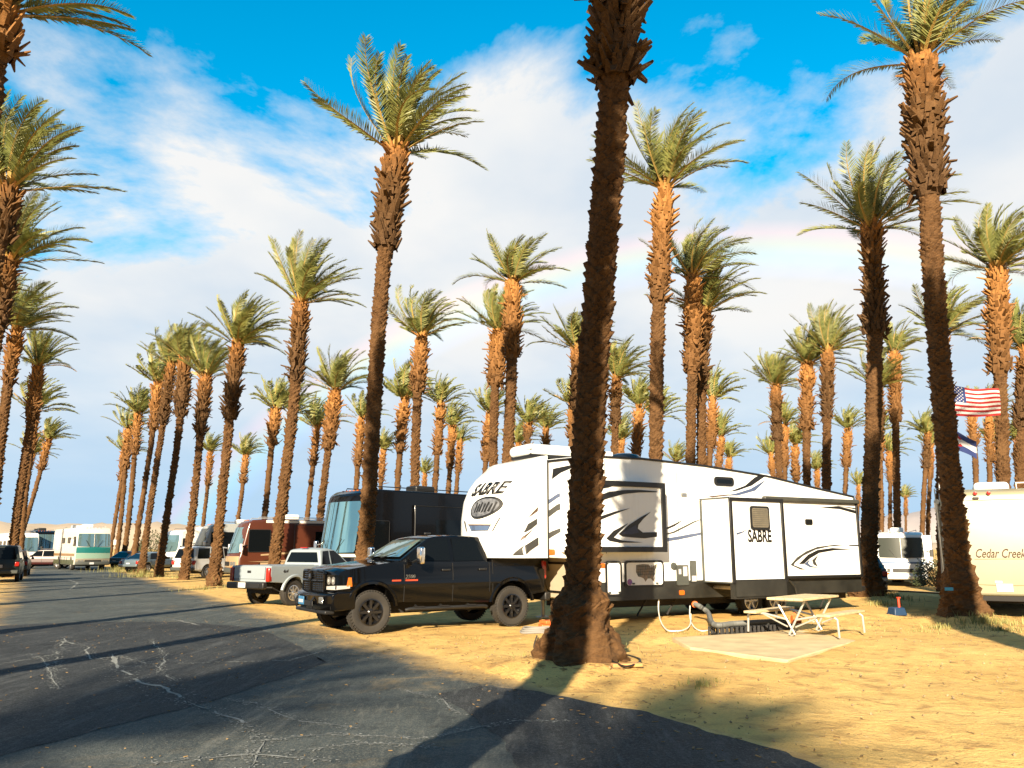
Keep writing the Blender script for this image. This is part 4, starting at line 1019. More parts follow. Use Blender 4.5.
def fleet():
    # black diesel coach behind the pickups
    thb = rad(44); fx, fy = -5.95, 30.6                        # its near front corner
    W = 1.3; d = Vector((math.cos(thb), math.sin(thb))); l = Vector((-d.y, d.x))
    c0 = Vector((fx, fy))+l*W
    blk = mat('black_coach_paint', (.003, .003, .0035), .15, coat=.15, spec=.2)
    motorhome('tall black motorhome with a huge slanted windshield, parked behind the black pickup', (*c0, 0), thb+PI, 11.5, 3.92, blk,
        dict(rake=.30, sill=1.35, wz=(1.50, 3.42), w=1.3, rail=M_BLACKP, glass=M_GLASSM, bump=M_BLACKP, acm=M_BLACKP, ac=[-4.2, -8.6], slides=[(-6.8, -2.9, 1.15, 3.35, .06, 1)], slidem=blk, wins=[(-1.75, -.75, 1.6, 2.7), (-9.0, -7.6, 2.0, 2.8)], mir=M_CHROME, face=[(1.36, 1.47, mat('pale_trim', (.45, .45, .36), .4))], xa=2.1))
    # brown red coach
    red = mat('maroon_paint', (.062, .018, .009), .28, coat=.4, var=.15, vs=.4); tan = mat('tan_stripe', (.26, .185, .105), .35, coat=.4); cap = mat('white_roof', (.5, .49, .45), .5)
    c0 = Vector((-14.55, 43.4)); n = Vector(RV_)*1.25; c0 = c0+n
    motorhome('maroon and tan motorhome with a white roof edge, parked beyond the silver pickup', (*c0, 0), ANG+PI, 11.5, 3.22, red,
        dict(rake=.42, sill=1.3, bow=.42, wz=(1.42, 2.78), bands=[(3.02, 3.16, -11.2, -1.7, cap), (.45, .95, -11.3, -1.5, tan)], face=[(.7, 1.28, tan)],
             swoosh=[([(-.6, 1.0), (-2.5, 1.05), (-5.2, 1.35), (-8.5, 2.05), (-9.0, 2.2), (-8.0, 1.75), (-5.5, 1.12), (-3.0, .98)], tan), ([(-1.5, 1.30), (-4.0, 1.45), (-6.6, 1.9), (-4.4, 1.6), (-1.5, 1.38)], tan)], wins=[(-1.95, -.62, 1.5, 2.65), (-6.9, -5.6, 1.85, 2.65), (-9.8, -8.8, 1.85, 2.65)], mir=M_WHITE, slides=[(-7.4, -3.2, 1.1, 2.95, .06, 1)], slidem=red))
    # white suv, grey roofed motorhome behind it, small cars
    th = rad(64); d = Vector((math.cos(th), math.sin(th))); rt = Vector((d.y, -d.x))
    wp = Vector(on_ground(205, 578))
    car('parked_car', 'white sport utility car seen from behind between two roadside palms', 'car', (*(wp+d*1.36-rt*.8), 0), th, 4.7, 1.92, 1.80, mat('white_car_paint', (.5, .5, .48), .3, coat=.8), 1.08)
    wh = M_WHITE
    c0 = Vector(at_depth(192, 560, 56)[:2])
    motorhome('grey white motorhome with grey windshield parked right behind the white car', (*(c0), 0), rad(214), 9.5, 3.35, mat('pale_grey_paint', (.24, .255, .255), .4, coat=.4), dict(rake=.5, sill=1.55, wz=(1.65, 3.0), glass=mat('grey_glass', (.04, .044, .04), .12, spec=.6), bands=[(.9, 1.1, -9, -1.5, M_MIDGREY)], wins=[(-2.3, -.7, 1.6, 2.75)], mir=M_WHITE))
    c0 = Vector(at_depth(166, 560, 72)[:2])
    motorhome('white motorhome with turquoise shining windshield far behind the roadside palms', (*c0, 0), rad(232), 9, 3.3, wh, dict(rake=.2, sill=1.3, wz=(1.4, 2.85)))
    car('parked_car', 'pale blue grey sedan parked behind the roadside palms left of the white car', 'car', (*at_depth(152, 565, 61)[:2], 0), rad(70), 4.5, 1.78, 1.45, mat('blue_grey_paint', (.10, .135, .155), .3, metal=.3, coat=.8), .92, False)
    car('parked_car', 'small blue car half hidden behind the palm left of the pale sedan', 'car', (*at_depth(131, 565, 74)[:2], 0), rad(75), 4.2, 1.75, 1.5, mat('blue_paint', (.03, .07, .10), .3, coat=.8), .92, False)
    # teal coach in the road
    teal = mat('teal_band', (.008, .105, .10), .3, coat=.6)
    c0 = Vector(at_depth(93, 560, 66)[:2])
    motorhome('white motorhome with a teal band under the windshield, facing along the road', (*c0, 0), ANG-PI/2+rad(9), 10, 3.35, mat('cream_paint', (.52, .50, .44), .35, coat=.5), dict(rake=.22, bow=.2, sill=1.78, wz=(1.82, 2.85), split=True, face=[(1.34, 1.80, teal), (.92, 1.32, mat('pale_teal', (.16, .25, .20), .35)), (.45, .9, mat('silver_band', (.22, .20, .15), .35, metal=.3))], bands=[(1.1, 1.3, -9.5, -.6, mat('brown_band', (.20, .12, .05), .4)), (.45, .8, -9.5, -.6, mat('olive_band', (.045, .055, .025), .4))], grille=(.62, .80), mir=M_WHITE))
    # far left: black coach, dark red car, two vehicles seen from behind
    c0 = Vector(at_depth(42, 560, 84)[:2])
    motorhome('black motorhome with a glassy front at far left behind the dark red car', (*c0, 0), ANG-PI/2+rad(6), 10, 3.5, blk, dict(rake=.1, bow=.12, sill=1.3, wz=(1.4, 3.1), bump=M_BLACKP, acm=M_BLACKP))
    c0 = Vector(at_depth(23, 560, 80)[:2])
    motorhome('white and grey motorhome left of the black one, mostly hidden by the leaning palms', (*c0, 0), ANG-PI/2+rad(10), 9, 3.2, wh, dict(rake=.25, sill=1.3, wz=(1.4, 2.75)))
    car('parked_car', 'dark red car standing crosswise in front of the black motorhome at far left', 'car', (*at_depth(45, 560, 73)[:2], 0), rad(190), 4.7, 1.85, 1.6, mat('dark_red_paint', (.030, .003, .004), .35, coat=.15), 1.0)
    grn = mat('dark_green_paint', (.005, .010, .008), .35, coat=.15)
    car('parked_car', 'dark green sport utility car at the left picture edge, seen from behind', 'car', (*at_depth(2, 570, 44)[:2], 0), ANG+PI/2-rad(2), 4.4, 1.85, 1.85, grn, 1.1)
    car('parked_car', 'dark brown car parked ahead of the dark green one at the left edge', 'car', (*at_depth(13, 570, 53)[:2], 0), ANG+PI/2-rad(2), 4.4, 1.8, 1.6, mat('dark_brown_paint', (.02, .013, .01), .4, coat=.15), 1.0)
    # right: white class A and a dark car
    X, Y, _ = at_depth(903, 570, 49); z = ground_h(X, Y)
    motorhome('white motorhome with blue stripes, framed between white trailer and massive palm', (X, Y, z), rad(-112), 9.5, 3.15, M_WHITE,
        dict(rake=.12, bow=.12, sill=1.5, w=1.3, wz=(1.62, 2.80), glass=mat('shaded_glass', (.035, .04, .034), .2, spec=.3), grille=(.80, 1.02), gwid=.55, bump=M_WHITE, bands=[(1.25, 1.42, -9.3, -.3, M_BLUEG), (1.12, 1.17, -9.3, -.3, mat('light_blue_band', (.08, .13, .24), .4))], face=[(1.30, 1.40, mat('light_blue_band', (.08, .13, .24), .4))], wins=[(-1.3, -.5, 1.5, 2.7), (-3.2, -2.2, 1.75, 2.5)], slides=[(-4.2, -2.0, 1.0, 2.95, .5, 1)]))
    X, Y, _ = at_depth(861, 570, 38); z = ground_h(X, Y)
    car('parked_car', 'dark blue car partly hidden behind the palm at the white trailer rear', 'car', (X, Y, z), rad(72), 4.5, 1.8, 1.5, mat('dark_blue_paint', (.008, .012, .02), .35, coat=.2), .95, False)
# ------------------------------------------------------------------ the white trailer
TR = 15.6; TS = 8.3
def side_uv(px, py, off=0.0):
    """a photographed point on the trailer's side, in trailer coordinates (along, up)"""
    d = ray(px, py); r = TR-off; k = r/(d[0]*RV_[0]+d[1]*RV_[1])
    return (d[0]*k*SV[0]+d[1]*k*SV[1]-TS, EYE+d[2]*k)
def white_trailer():
    root = thing('travel_trailer', 'long white fifth wheel trailer with black swooshes, hitched to the black pickup', 'trailer', (*to_xy(TS, TR), 0), ANG)
    WY = 2.44; LX = 11.5
    # --- main body: outline from the side, roof falling to the rear
    prof = [(2.2, .52), (LX-.1, .52), (LX, .6), (LX-.02, 3.06), (LX-.08, 3.12), (10.0, 3.30), (8.1, 3.56), (6.0, 3.72), (4.0, 3.80), (2.6, 3.78), (1.30, 3.60), (1.30, 1.47), (1.95, 1.44)]
    bm_obj('body', prism(prof, [0, .06, .3, WY/2, WY-.3, WY-.06, WY], lambda x, y, z: (x, y, z+(.05*(1-(2*y/WY-1)**2) if z > 3 else 0))), M_WHITE2, root, .03, 2)
    # --- moulded nose cap
    tab = lerp_tab([(1.44, .16), (1.6, .06), (1.85, .0), (2.3, .0), (2.7, .06), (3.0, .20), (3.25, .42), (3.45, .70), (3.6, 1.0), (3.72, 1.30)])
    def nose_x(yn, z):                                        # yn -1 (near side) .. 1
        b = tab(z); return b+(1.18-min(1.1, b))*(.50*abs(yn)**3.0+.12*yn*yn)
    mb = MB(); nz, ny = 30, 36
    zs = [1.46+(3.70-1.46)*i/nz for i in range(nz+1)]
    for z in zs:
        for j in range(ny+1):
            yn = -1+2*j/ny; mb.v.append((nose_x(yn, z), WY/2+yn*(WY/2+.012), z))
    for i in range(nz):
        for j in range(ny): mb.f.append((i*(ny+1)+j, i*(ny+1)+j+1, (i+1)*(ny+1)+j+1, (i+1)*(ny+1)+j)); mb.m.append(0)
    n0 = len(mb.v)                                            # cheeks back to the seam, roof of the cap and its floor
    for side, j in ((-1, 0), (1, ny)):
        b = len(mb.v); y = WY/2+side*(WY/2+.012)
        for i in range(nz+1): mb.v.append((1.34, y, zs[i]))
        for i in range(nz): mb.f.append((i*(ny+1)+j, (i+1)*(ny+1)+j, b+i+1, b+i)); mb.m.append(0)
    a = n0; b_ = n0+nz+1
    mb.f.append(tuple(j for j in range(ny+1))+(b_, a)); mb.m.append(0)
    mb.f.append(tuple(nz*(ny+1)+j for j in range(ny+1))+(b_+nz, a+nz)); mb.m.append(0)
    nose = mb.build('nose_cap', M_WHITE, root, smooth=50)
    def face(u, v, l):                                        # u: metres to the right as one looks at the nose, from its middle
        y = WY/2-u; yn = -u/(WY/2)
        yn = max(-1, min(1, yn)); return (nose_x(yn, v)-.016-l, y, v)
    def side(off=0.0):
        return lambda u, v, l: (u, -off-.004-l, v)
    dk, gy, bl, br = M_DKGREY, M_MIDGREY, M_BLUEG, M_BROWN
    def face_pt(px, py):
        # march the sight line onto the nose
        d = Vector(ray(px, py)); o = Vector((0, 0, EYE)); best = None
        for k in range(800):
            t = 15+k*.01; p = o+d*t; s, r = to_sr(p.x, p.y); X = s-TS; Y = r-TR
            yn = (Y-WY/2)/(WY/2)
            if -1.02 <= yn <= 1.02 and X >= nose_x(max(-1, min(1, yn)), p.z): return (WY/2-Y, p.z)
        return (0, 2)
    # writing and badge on the nose
    t0 = face_pt(472, 495); t1 = face_pt(516, 482)
    bm_obj('nose_lettering', text_bm('SABRE', .37, lambda u, v, l: face(t0[0]+u*1.0, t0[1]-.02+v+.02*u, l), .006, .35, .014, sx=.98), dk, nose, smooth=0)
    bc = face_pt(483.5, 507.5)
    el = lambda a, b, n=28: [(bc[0]+a*math.cos(2*PI*k/n)+.06*math.sin(2*PI*k/n), bc[1]+b*math.sin(2*PI*k/n)+.03*math.cos(2*PI*k/n)) for k in range(n)]
    bm_obj('nose_badge', plate(el(.42, .24), face, .012, 6), dk, nose, smooth=0)
    bm_obj('nose_badge', plate(el(.37, .195), lambda u, v, l: face(u, v, l+.014), .006, 6), mat('badge_silver', (.20, .21, .23), .35, metal=.2, c2=(.05, .055, .065), vs=9, var=.1), nose, smooth=0)
    # wildcat-like scratches of the badge kept as plain dark streaks
    for k in range(7):
        a = -.24+.08*k
        bm_obj('nose_badge', plate([(bc[0]+a-.02, bc[1]-.12+.02*(k % 3)), (bc[0]+a+.03, bc[1]-.10), (bc[0]+a+.10, bc[1]+.11-.03*(k % 2)), (bc[0]+a+.07, bc[1]+.12-.03*(k % 2))], lambda u, v, l: face(u, v, l+.022), .004, 2), dk, nose, smooth=0)
    q = [face_pt(*p) for p in ((470, 525.5), (491, 525.5), (489, 530.5), (472, 530.5))]
    bm_obj('nose_window', plate(q, face, .012, 5), mat('nose_glass', (.06, .09, .16), .08, coat=1), nose, smooth=0)
    q2 = [face_pt(*p) for p in ((469, 524.3), (492.5, 524.3), (491, 525.6), (470, 525.6))]
    bm_obj('nose_vent', plate(q2, face, .014, 4), br, nose, smooth=0)
    for P in ([(502, 517), (494, 531), (492.5, 531.5), (500, 518)], [(464.5, 520), (466.5, 530), (468, 533), (466, 522)]):
        bm_obj('nose_crease', plate([face_pt(*p) for p in P], face, .004, 2), gy, nose, smooth=0)
    # swooshes: outlines measured on the photograph, laid on the panels they are printed on
    Z3 = lambda L_: [(500+x/6.4, 530+y/6.4) for x, y in L_]
    Z1 = lambda L_: [(455+x/8.533, 440+y/8.533) for x, y in L_]
    Z2 = lambda L_: [(590+x/10.24, 470+y/10.24) for x, y in L_]
    Z6 = lambda L_: [(680+x/5.39, 460+y/5.39) for x, y in L_]
    def wrap(u, v, l):                                        # the nose unrolled: across the face, then on along the near cheek
        return face(u, v, l) if u <= 1.215 else (nose_x(-1, v)+u-1.215, -.024-l, v)
    def wrap_pt(px, py):
        d = Vector(ray(px, py)); o = Vector((0, 0, EYE))
        for k in range(1200):
            p = o+d*(13+k*.008); s, r = to_sr(p.x, p.y); X = s-TS; Y = r-TR; yn = (Y-WY/2)/(WY/2)
            if yn >= -1.0:
                nx = nose_x(max(-1, min(1, yn)), p.z)
                if X >= nx: return (1.215+X-nx, p.z) if yn < -.985 else (min(1.2, WY/2-Y), p.z)
        return (1.2, 2)
    def cheek(P): return [(max(.78, side_uv(x, y)[0]), max(1.48, side_uv(x, y)[1])) for x, y in P]
    for P, m in ((Z3([(85, 163), (150, 98), (238, 45), (240, 95), (190, 130), (150, 163)]), gy), (Z3([(133, 70), (150, 35), (205, -5), (195, 5), (160, 40), (143, 68)]), br), (Z1([(620, 658), (655, 615), (700, 570), (697, 605), (650, 640)]), br), ([(522, 533), (527, 524), (536, 518.5), (536, 524), (530, 529)], gy)):
        bm_obj('nose_swoosh', plate([wrap_pt(*p) for p in P], wrap, .004, 8), m, nose, smooth=0)
    def deco(P, m, off=0.0, parent=root, sub=3):
        bm_obj('swoosh', plate([side_uv(x, y, off) for x, y in P], side(off), .004, sub), m, parent, smooth=0)
    deco(Z1([(835, 245), (1150, 180), (1190, 172), (1190, 200), (1010, 232), (900, 280), (825, 335)]), dk)
    deco(Z1([(768, 562), (772, 528), (870, 460), (975, 425), (975, 455), (880, 490), (800, 545)]), bl)
    deco(Z1([(755, 692), (757, 633), (870, 550), (975, 513), (975, 560), (870, 605), (800, 657)]), gy)
    deco(Z3([(279, 78), (280, 40), (330, 8), (400, -18), (440, -28), (440, -8), (400, 5), (335, 42)]), gy)
    # --- bedroom slide-out
    def slide(px0, px1, zt_, zb_, off, name='slide_out', fr=.09, mat_=M_WHITE2):
        u0, u1 = px0, px1
        t = MB(); t.box(((u0+u1)/2, -off/2+.02, (zt_+zb_)/2), (u1-u0, off+.04, zt_-zb_)); so_ = t.build(name, mat_, root, bevel=.008)
        t = MB(); f = fr; y = -off-.014
        t.box(((u0+u1)/2, y, zt_-f/2), (u1-u0+.04, .05, f)); t.box(((u0+u1)/2, y, zb_+f/2), (u1-u0+.04, .05, f))
        t.box((u0+f/2-.02, y-.002, (zt_+zb_)/2), (f, .05, zt_-zb_-2*f)); t.box((u1-f/2+.02, y-.002, (zt_+zb_)/2), (f, .05, zt_-zb_-2*f))
        t.build('frame', M_TRIM, so_, bevel=.006)
        return so_
    o1 = .42
    a = side_uv(663.5, 483, o1); b = side_uv(663, 552.5, o1); l_ = side_uv(570, 478, o1)
    s1 = slide(l_[0], a[0], 3.17, 1.58, o1, fr=.12)
    for P, m in ((Z2([(-60, 350), (100, 255), (200, 222), (350, 205), (500, 203), (682, 218), (682, 228), (500, 230), (350, 245), (200, 285), (100, 320), (-60, 420)]), dk),
                 (Z2([(-80, 260), (100, 165), (190, 150), (290, 147), (190, 178), (100, 196), (-60, 280)]), dk), (Z2([(-40, 560), (100, 475), (250, 425), (410, 391), (300, 432), (180, 480), (100, 512), (-40, 600)]), dk),
                 (Z2([(290, 655), (400, 560), (520, 482), (620, 430), (545, 500), (495, 560), (488, 600), (540, 640), (685, 636), (685, 682), (560, 700), (420, 690), (330, 680)]), dk),
                 (Z2([(165, 700), (240, 622), (390, 545), (290, 642), (242, 690), (330, 722), (540, 742), (300, 745), (200, 727)]), dk)):
        deco(P, m, o1+.003, s1)
    deco(Z2([(330, 650), (400, 600), (470, 566), (480, 600), (500, 640), (420, 660)]), mat('navy_decal', (.02, .025, .05), .4), o1+.008, s1)
    # main wall swooshes right of it
    deco(Z2([(780, 590), (850, 558), (960, 505), (865, 575), (780, 612)]), dk); deco(Z2([(760, 655), (850, 630), (950, 580), (1060, 525), (1160, 495), (1065, 540), (960, 595), (860, 645), (760, 668)]), gy)
    deco(Z2([(760, 700), (900, 680), (1024, 655), (1130, 640), (1130, 665), (1024, 690), (880, 718), (760, 735)]), bl)
    # roof corner swooshes and window
    deco(Z6([(260, 172), (350, 138), (400, 95), (430, 80), (455, 90), (385, 138), (310, 165)]), dk); deco(Z6([(240, 192), (300, 180), (380, 155), (430, 125), (465, 105), (405, 165), (310, 192)]), bl)
    deco(Z6([(150, 195), (260, 185), (290, 188), (170, 202)]), br)
    a = side_uv(680+180/5.39, 460+80/5.39); b = side_uv(680+288/5.39, 460+143/5.39)
    t = bm_obj('side_window', plate(rrect(a[0], b[0], b[1], a[1]-.04, .09), side(.0), .03), M_TRIM, root, smooth=0)
    bm_obj('pane', plate(rrect(a[0]+.07, b[0]-.07, b[1]+.06, a[1]-.10, .05), side(.028), .006), M_GLASS, t, smooth=0)
    # --- kitchen slide-out
    o2 = 1.0
    u0 = side_uv(731, 540, o2)[0]; u1 = side_uv(784, 540, o2)[0]
    s2 = slide(u0, u1, 2.86, .86, o2, fr=.085)
    t = MB(); t.box(((u0+u1)/2, -o2+.05, .69), (u1-u0, .10, .36)); t.build('skirt_board', M_SKIRT, s2)
    for bx_c, bx_d in (((u0-.012, -.03, 1.86), (.03, .06, 1.93)), ((u0-.012, -o2/2, 2.855), (.03, o2, .03)), ((u0-.012, -o2/2, .875), (.03, o2, .03))):
        t = MB(); t.box(bx_c, bx_d); t.build('corner_trim', M_GREYBOX, s2)
    t = MB(); t.tube([(u0+.3, .2, .74), (u0+.3, -o2+.12, .74)], .04, 8); t.tube([(u1-.3, .2, .74), (u1-.3, -o2+.12, .74)], .04, 8); t.build('slide_rail', M_STEEL, s2)
    bm_obj('skirt', plate([(u0+.06, .56), (u1-.06, .56), (u1-.06, .92), (u0+.06, .92)], side(o2+.012), .03), M_SKIRT, s2, smooth=0)
    a = side_uv(680+372/5.39, 460+240/5.39, o2); b = side_uv(680+482/5.39, 460+378/5.39, o2)
    t = bm_obj('window', plate(rrect(a[0], b[0], b[1], a[1]-.03, .07), side(o2+.0), .03), M_TRIM, s2, smooth=0)
    bm_obj('pane', plate(rrect(a[0]+.05, b[0]-.05, b[1]+.06, a[1]-.08, .05), side(o2+.028), .006), mat('blind_glass', (.12, .10, .062), .25, coat=.8, var=.15, vs=6), t, smooth=0)
    bs = MB()
    for k in range(9):
        z = b[1]+.10+(a[1]-b[1]-.22)*k/8; bs.box(((a[0]+b[0])/2, -o2-.040, z), (b[0]-a[0]-.14, .006, .012))
    bs.build('blind_slat', mat('blind_dark', (.045, .04, .026), .6), t)
    tl = side_uv(680+366/5.39, 460+440/5.39, o2)
    bm_obj('lettering', text_bm('SABRE', .40, lambda u, v, l: (tl[0]+u, -o2-.006-l, tl[1]+v), .005, .0, .012, sx=.70), dk, s2, smooth=0)
    deco(Z6([(302, 393), (335, 385), (366, 370), (335, 392), (306, 403)]), bl, o2+.004, s2)
    # open space under the inner part of that slide shows its rail and chassis
    # --- rear flush slide-out
    o3 = .14
    u2 = side_uv(790, 545, o3)[0]-.9; u3 = LX-.14
    zt3 = side_uv(800, 500, o3)[1]
    s3 = slide(u2, u3, 2.93, .90, o3, fr=.07)
    t = MB(); t.box(((u2+u3)/2, -o3-.05, 2.93), (u3-u2+.02, .13, .12)); t.build('awning', mat('awning_case', (.035, .035, .027), .5, var=.3, vs=2), s3, bevel=.03)
    for P, m in ((Z6([(595, 565), (630, 525), (680, 492), (740, 468), (830, 457), (880, 460), (800, 466), (730, 482), (665, 515), (620, 552), (612, 566), (675, 590), (650, 590)]), gy), (Z6([(640, 560), (690, 510), (740, 485), (820, 474), (925, 481), (830, 486), (750, 500), (700, 530), (665, 560)]), dk),
                 (Z6([(668, 560), (700, 535), (690, 556), (705, 570), (748, 580), (700, 578)]), bl), (Z6([(712, 540), (745, 510), (728, 545), (742, 575), (718, 562)]), gy), (Z6([(905, 458), (968, 457), (968, 464), (915, 463)]), dk),
                 (Z6([(750, 256), (850, 248), (945, 272), (945, 288), (860, 264)]), dk), (Z6([(845, 246), (945, 258), (945, 266), (880, 252)]), gy)):
        deco(P, m, o3+.004, s3)
    a = side_uv(680+672/5.39, 460+318/5.39, o3); b = side_uv(680+712/5.39, 460+350/5.39, o3)
    t = bm_obj('window', plate(rrect(a[0], b[0], b[1], a[1], .04), side(o3), .025), M_TRIM, s3, smooth=0)
    bm_obj('pane', plate(rrect(a[0]+.03, b[0]-.03, b[1]+.03, a[1]-.03, .03), side(o3+.024), .006), M_GLASS, t, smooth=0)
    # --- charcoal skirt along the bottom with a wheel opening
    xw1, xw2 = 7.45, 8.32
    z1 = .91
    sk = bm_obj('skirt', plate([(2.28, .50), (xw1-.55, .50), (xw1-.50, .68), (xw1-.30, .84), (xw2+.30, .84), (xw2+.50, .68), (xw2+.55, .50), (LX-.04, .50), (LX-.04, z1), (2.22, z1)], side(.002), .03), M_SKIRT, root, smooth=0)
    p = [(xw1-.57, -.05, .50), (xw1-.52, -.05, .69), (xw1-.31, -.05, .86), (xw2+.31, -.05, .86), (xw2+.52, -.05, .69), (xw2+.57, -.05, .50)]
    t = MB(); t.tube(p, .035, 8); t.build('wheel_arch', M_SKIRT, root)
    t = MB(); t.box(((xw1+xw2)/2, .35, .62), (1.9, .62, .42)); t.build('wheel_well', M_UNDER, root)
    for x in (xw1, xw2):
        for y, s in ((.22, -1), (WY-.22, 1)): wheel(root, x, y, .37, .22, M_RIMS, s, 6)
    # roof line trim, seams
    roof = [(1.32, 3.60), (2.6, 3.78), (4.0, 3.80), (6.0, 3.72), (8.1, 3.56), (10.0, 3.30), (LX-.06, 3.12)]
    t = MB(); t.tube([(x, -.012, z-.03) for x, z in roof], .028, 6); t.build('gutter', M_TRIM, root)
    for bx_c, bx_d in (((1.335, -.022, 2.52), (.035, .02, 2.1)), ((LX-.05, -.008, 2.0), (.06, .03, 2.15))):
        t = MB(); t.box(bx_c, bx_d); t.build('corner_trim', M_GREYBOX, root, bevel=.005)
    t = MB(); t.tube([(nose_x(-1, z)+.1 if False else 1.33, -.03, z) for z in (1.47, 2.0, 2.6, 3.2, 3.58)], .014, 6); t.build('seam', M_SEAM, root)
    # riveted joints between the wall sheets, grab handle and a porch lamp
    for x in (2.9, 5.05):
        t = MB(); t.box((x, -.002, 2.6 if x < 4.5 else 2.25), (.012, .008, 2.1 if x < 3 else 2.6)); t.build('wall_joint', M_MIDGREY, root)
    t = MB(); t.box((5.25, -.02, 2.95), (.16, .05, .09)); t.build('porch_lamp', M_LAMP, root, bevel=.012)
    t = MB(); t.lathe([(.09, 0), (.085, -.03), (.05, -.035), (.001, -.035)], 16, 'y', (4.85, -.002, 1.25)); t.build('filler_cap', M_GREYBOX, root)
    # rear bumper and wall lamp
    t = MB(); t.box((LX+.10, WY/2, .58), (.16, WY*.98, .13)); t.build('rear_bumper', M_BLACKP, root, bevel=.01)
    for y in (.16, WY-.16):
        t = MB(); t.box((LX+.012, y, 1.35), (.04, .13, .30)); t.build('tail_lamp', M_RED, root, bevel=.01)
    # --- lower front wall, shade painted in as tan, with its storage doors
    def fw(u, v, l):                                          # u = y across the front wall
        x = 1.95+(2.2-1.95)*(1.44-v)/(1.44-.52); return (x-.012-l, u, v)
    bm_obj('front_wall', plate([(.02, .55), (WY-.02, .55), (WY-.02, 1.42), (.02, 1.42)], fw, .02, 3), M_TAN, root, smooth=0)
    dd = bm_obj('storage_door', plate(rrect(.10, 1.30, .66, 1.36, .08), lambda u, v, l: fw(u, v, l+.022), .02), M_TRIM, root, smooth=0)
    bm_obj('door_panel', plate(rrect(.15, 1.25, .71, 1.31, .06), lambda u, v, l: fw(u, v, l+.043), .008), M_TAN, dd, smooth=0)
    # side storage doors
    def door(px0, py0, px1, py1, nm='storage_door', r=.09, m=M_WHITE2, off=.0):
        a = side_uv(px0, py0, off); b = side_uv(px1, py1, off)
        d_ = bm_obj(nm, plate(rrect(a[0], b[0], b[1], a[1], r), side(off+.03), .022), M_TRIM, root, smooth=0)
        bm_obj('door_panel', plate(rrect(a[0]+.05, b[0]-.05, b[1]+.05, a[1]-.05, r*.7), side(off+.052), .008), m, d_, smooth=0)
        lt = MB()
        for q in (.2, .8):
            x = a[0]+(b[0]-a[0])*q; lt.box((x, -.075-off, b[1]+.085), (.06, .025, .035)); lt.box((x, -.068-off, a[1]-.03), (.08, .02, .03))
        lt.build('latch', M_GREYBOX, d_)
        return d_, a, b
    door(604, 561, 621, 596)
    d2, a, b = door(623, 560.5, 663, 586.5)
    # travel map sticker: the outline of the country in a patchwork of states
    mc = ((a[0]+b[0])/2+.05, (a[1]+b[1])/2+.04)
    MP = [(-.30, .16), (-.1, .18), (.06, .17), (.12, .10), (.2, .12), (.26, .16), (.31, .19), (.30, .10), (.22, .02), (.24, -.06), (.19, -.13), (.23, -.22), (.17, -.20), (.12, -.15), (.02, -.15), (-.04, -.22), (-.09, -.15), (-.16, -.12), (-.25, -.10), (-.31, .0)]
    bm_obj('map_sticker', plate([(mc[0]+x, mc[1]+z) for x, z in MP], side(.061), .003, 5), mat('map_patchwork', (.09, .14, .14), .5, c2=(.28, .18, .10), vs=9, var=.3), d2, smooth=0)
    st = MB()
    for k in range(9):
        x = mc[0]-.24+.06*k; st.tube([(x, -.067, mc[1]-.1+.02*(k % 3)), (x+.02, -.067, mc[1]+.15)], .006, 4)
    for k in range(4): st.tube([(mc[0]-.28, -.067, mc[1]-.06+.06*k), (mc[0]+.2, -.067, mc[1]-.06+.06*k+.01)], .005, 4)
    st.build('map_border', dk, d2)
    st = side_uv(628, 582); bm_obj('round_sticker', plate([(st[0]+.07*math.cos(k*.5), st[1]+.07*math.sin(k*.5)) for k in range(12)], side(.061), .003), mat('red_blue_sticker', (.35, .06, .12), .5, c2=(.08, .10, .35), vs=14), d2, smooth=0)
    # utility boxes and lamps
    for P, m in (((675, 565, 687, 585), M_GREYBOX), ((688.5, 560.5, 695, 582), M_GREYBOX)):
        a = side_uv(P[0], P[1]); b = side_uv(P[2], P[3])
        bx_ = bm_obj('utility_box', plate(rrect(a[0], b[0], b[1], a[1], .02), side(.03), .04), m, root, smooth=0)
        if P[0] < 680:
            for x0, x1, z0, z1 in ((.12, .34, .55, .80), (.52, .88, .45, .92)):
                w_, h_ = b[0]-a[0], a[1]-b[1]
                bm_obj('paper_notice', plate([(a[0]+w_*x0, b[1]+h_*z0), (a[0]+w_*x1, b[1]+h_*z0), (a[0]+w_*x1, b[1]+h_*z1), (a[0]+w_*x0, b[1]+h_*z1)], side(.072), .003), M_PLATEW, bx_, smooth=0)
        else:
            w_ = b[0]-a[0]; bm_obj('outlet', plate([(a[0]+.02, b[1]+.02), (b[0]-.02, b[1]+.02), (b[0]-.02, b[1]+.15), (a[0]+.02, b[1]+.15)], side(.072), .006), M_PLATEW, bx_, smooth=0)
    for px, py, w_, m in ((551, 552, .06, M_AMBER), (680.5, 592.5, .055, M_AMBER), (604.5, 565.5, .05, M_AMBER), (655.5, 571, .05, mat('yellow_sticker', (.8, .6, .02), .5))):
        c = side_uv(px if px != 604.5 else 602, py)
        bm_obj('marker_lamp', plate(rrect(c[0]-w_*1.4, c[0]+w_*1.4, c[1]-w_, c[1]+w_, .03), side(.035 if py > 575 else .004), .02), m, root, smooth=0)
    # --- under the overhang: pin box, jack legs; roof equipment
    t = MB(); t.box((1.35, WY/2, 1.30), (1.3, .55, .30)); t.box((.62, WY/2, 1.18), (.34, .34, .30)); t.build('pin_box', M_GREYBOX, root, bevel=.03)
    for y in (.22, WY-.22):
        t = MB(); t.box((2.55, y, .55), (.22, .16, .20)); t.tube([(2.55, y, .6), (2.55, y, .04)], .045, 10); t.tube([(2.55, y, .62), (2.55, y, .34)], .06, 10); t.box((2.55, y, .02), (.26, .26, .03)); t.build('jack_leg', M_STEEL, root)
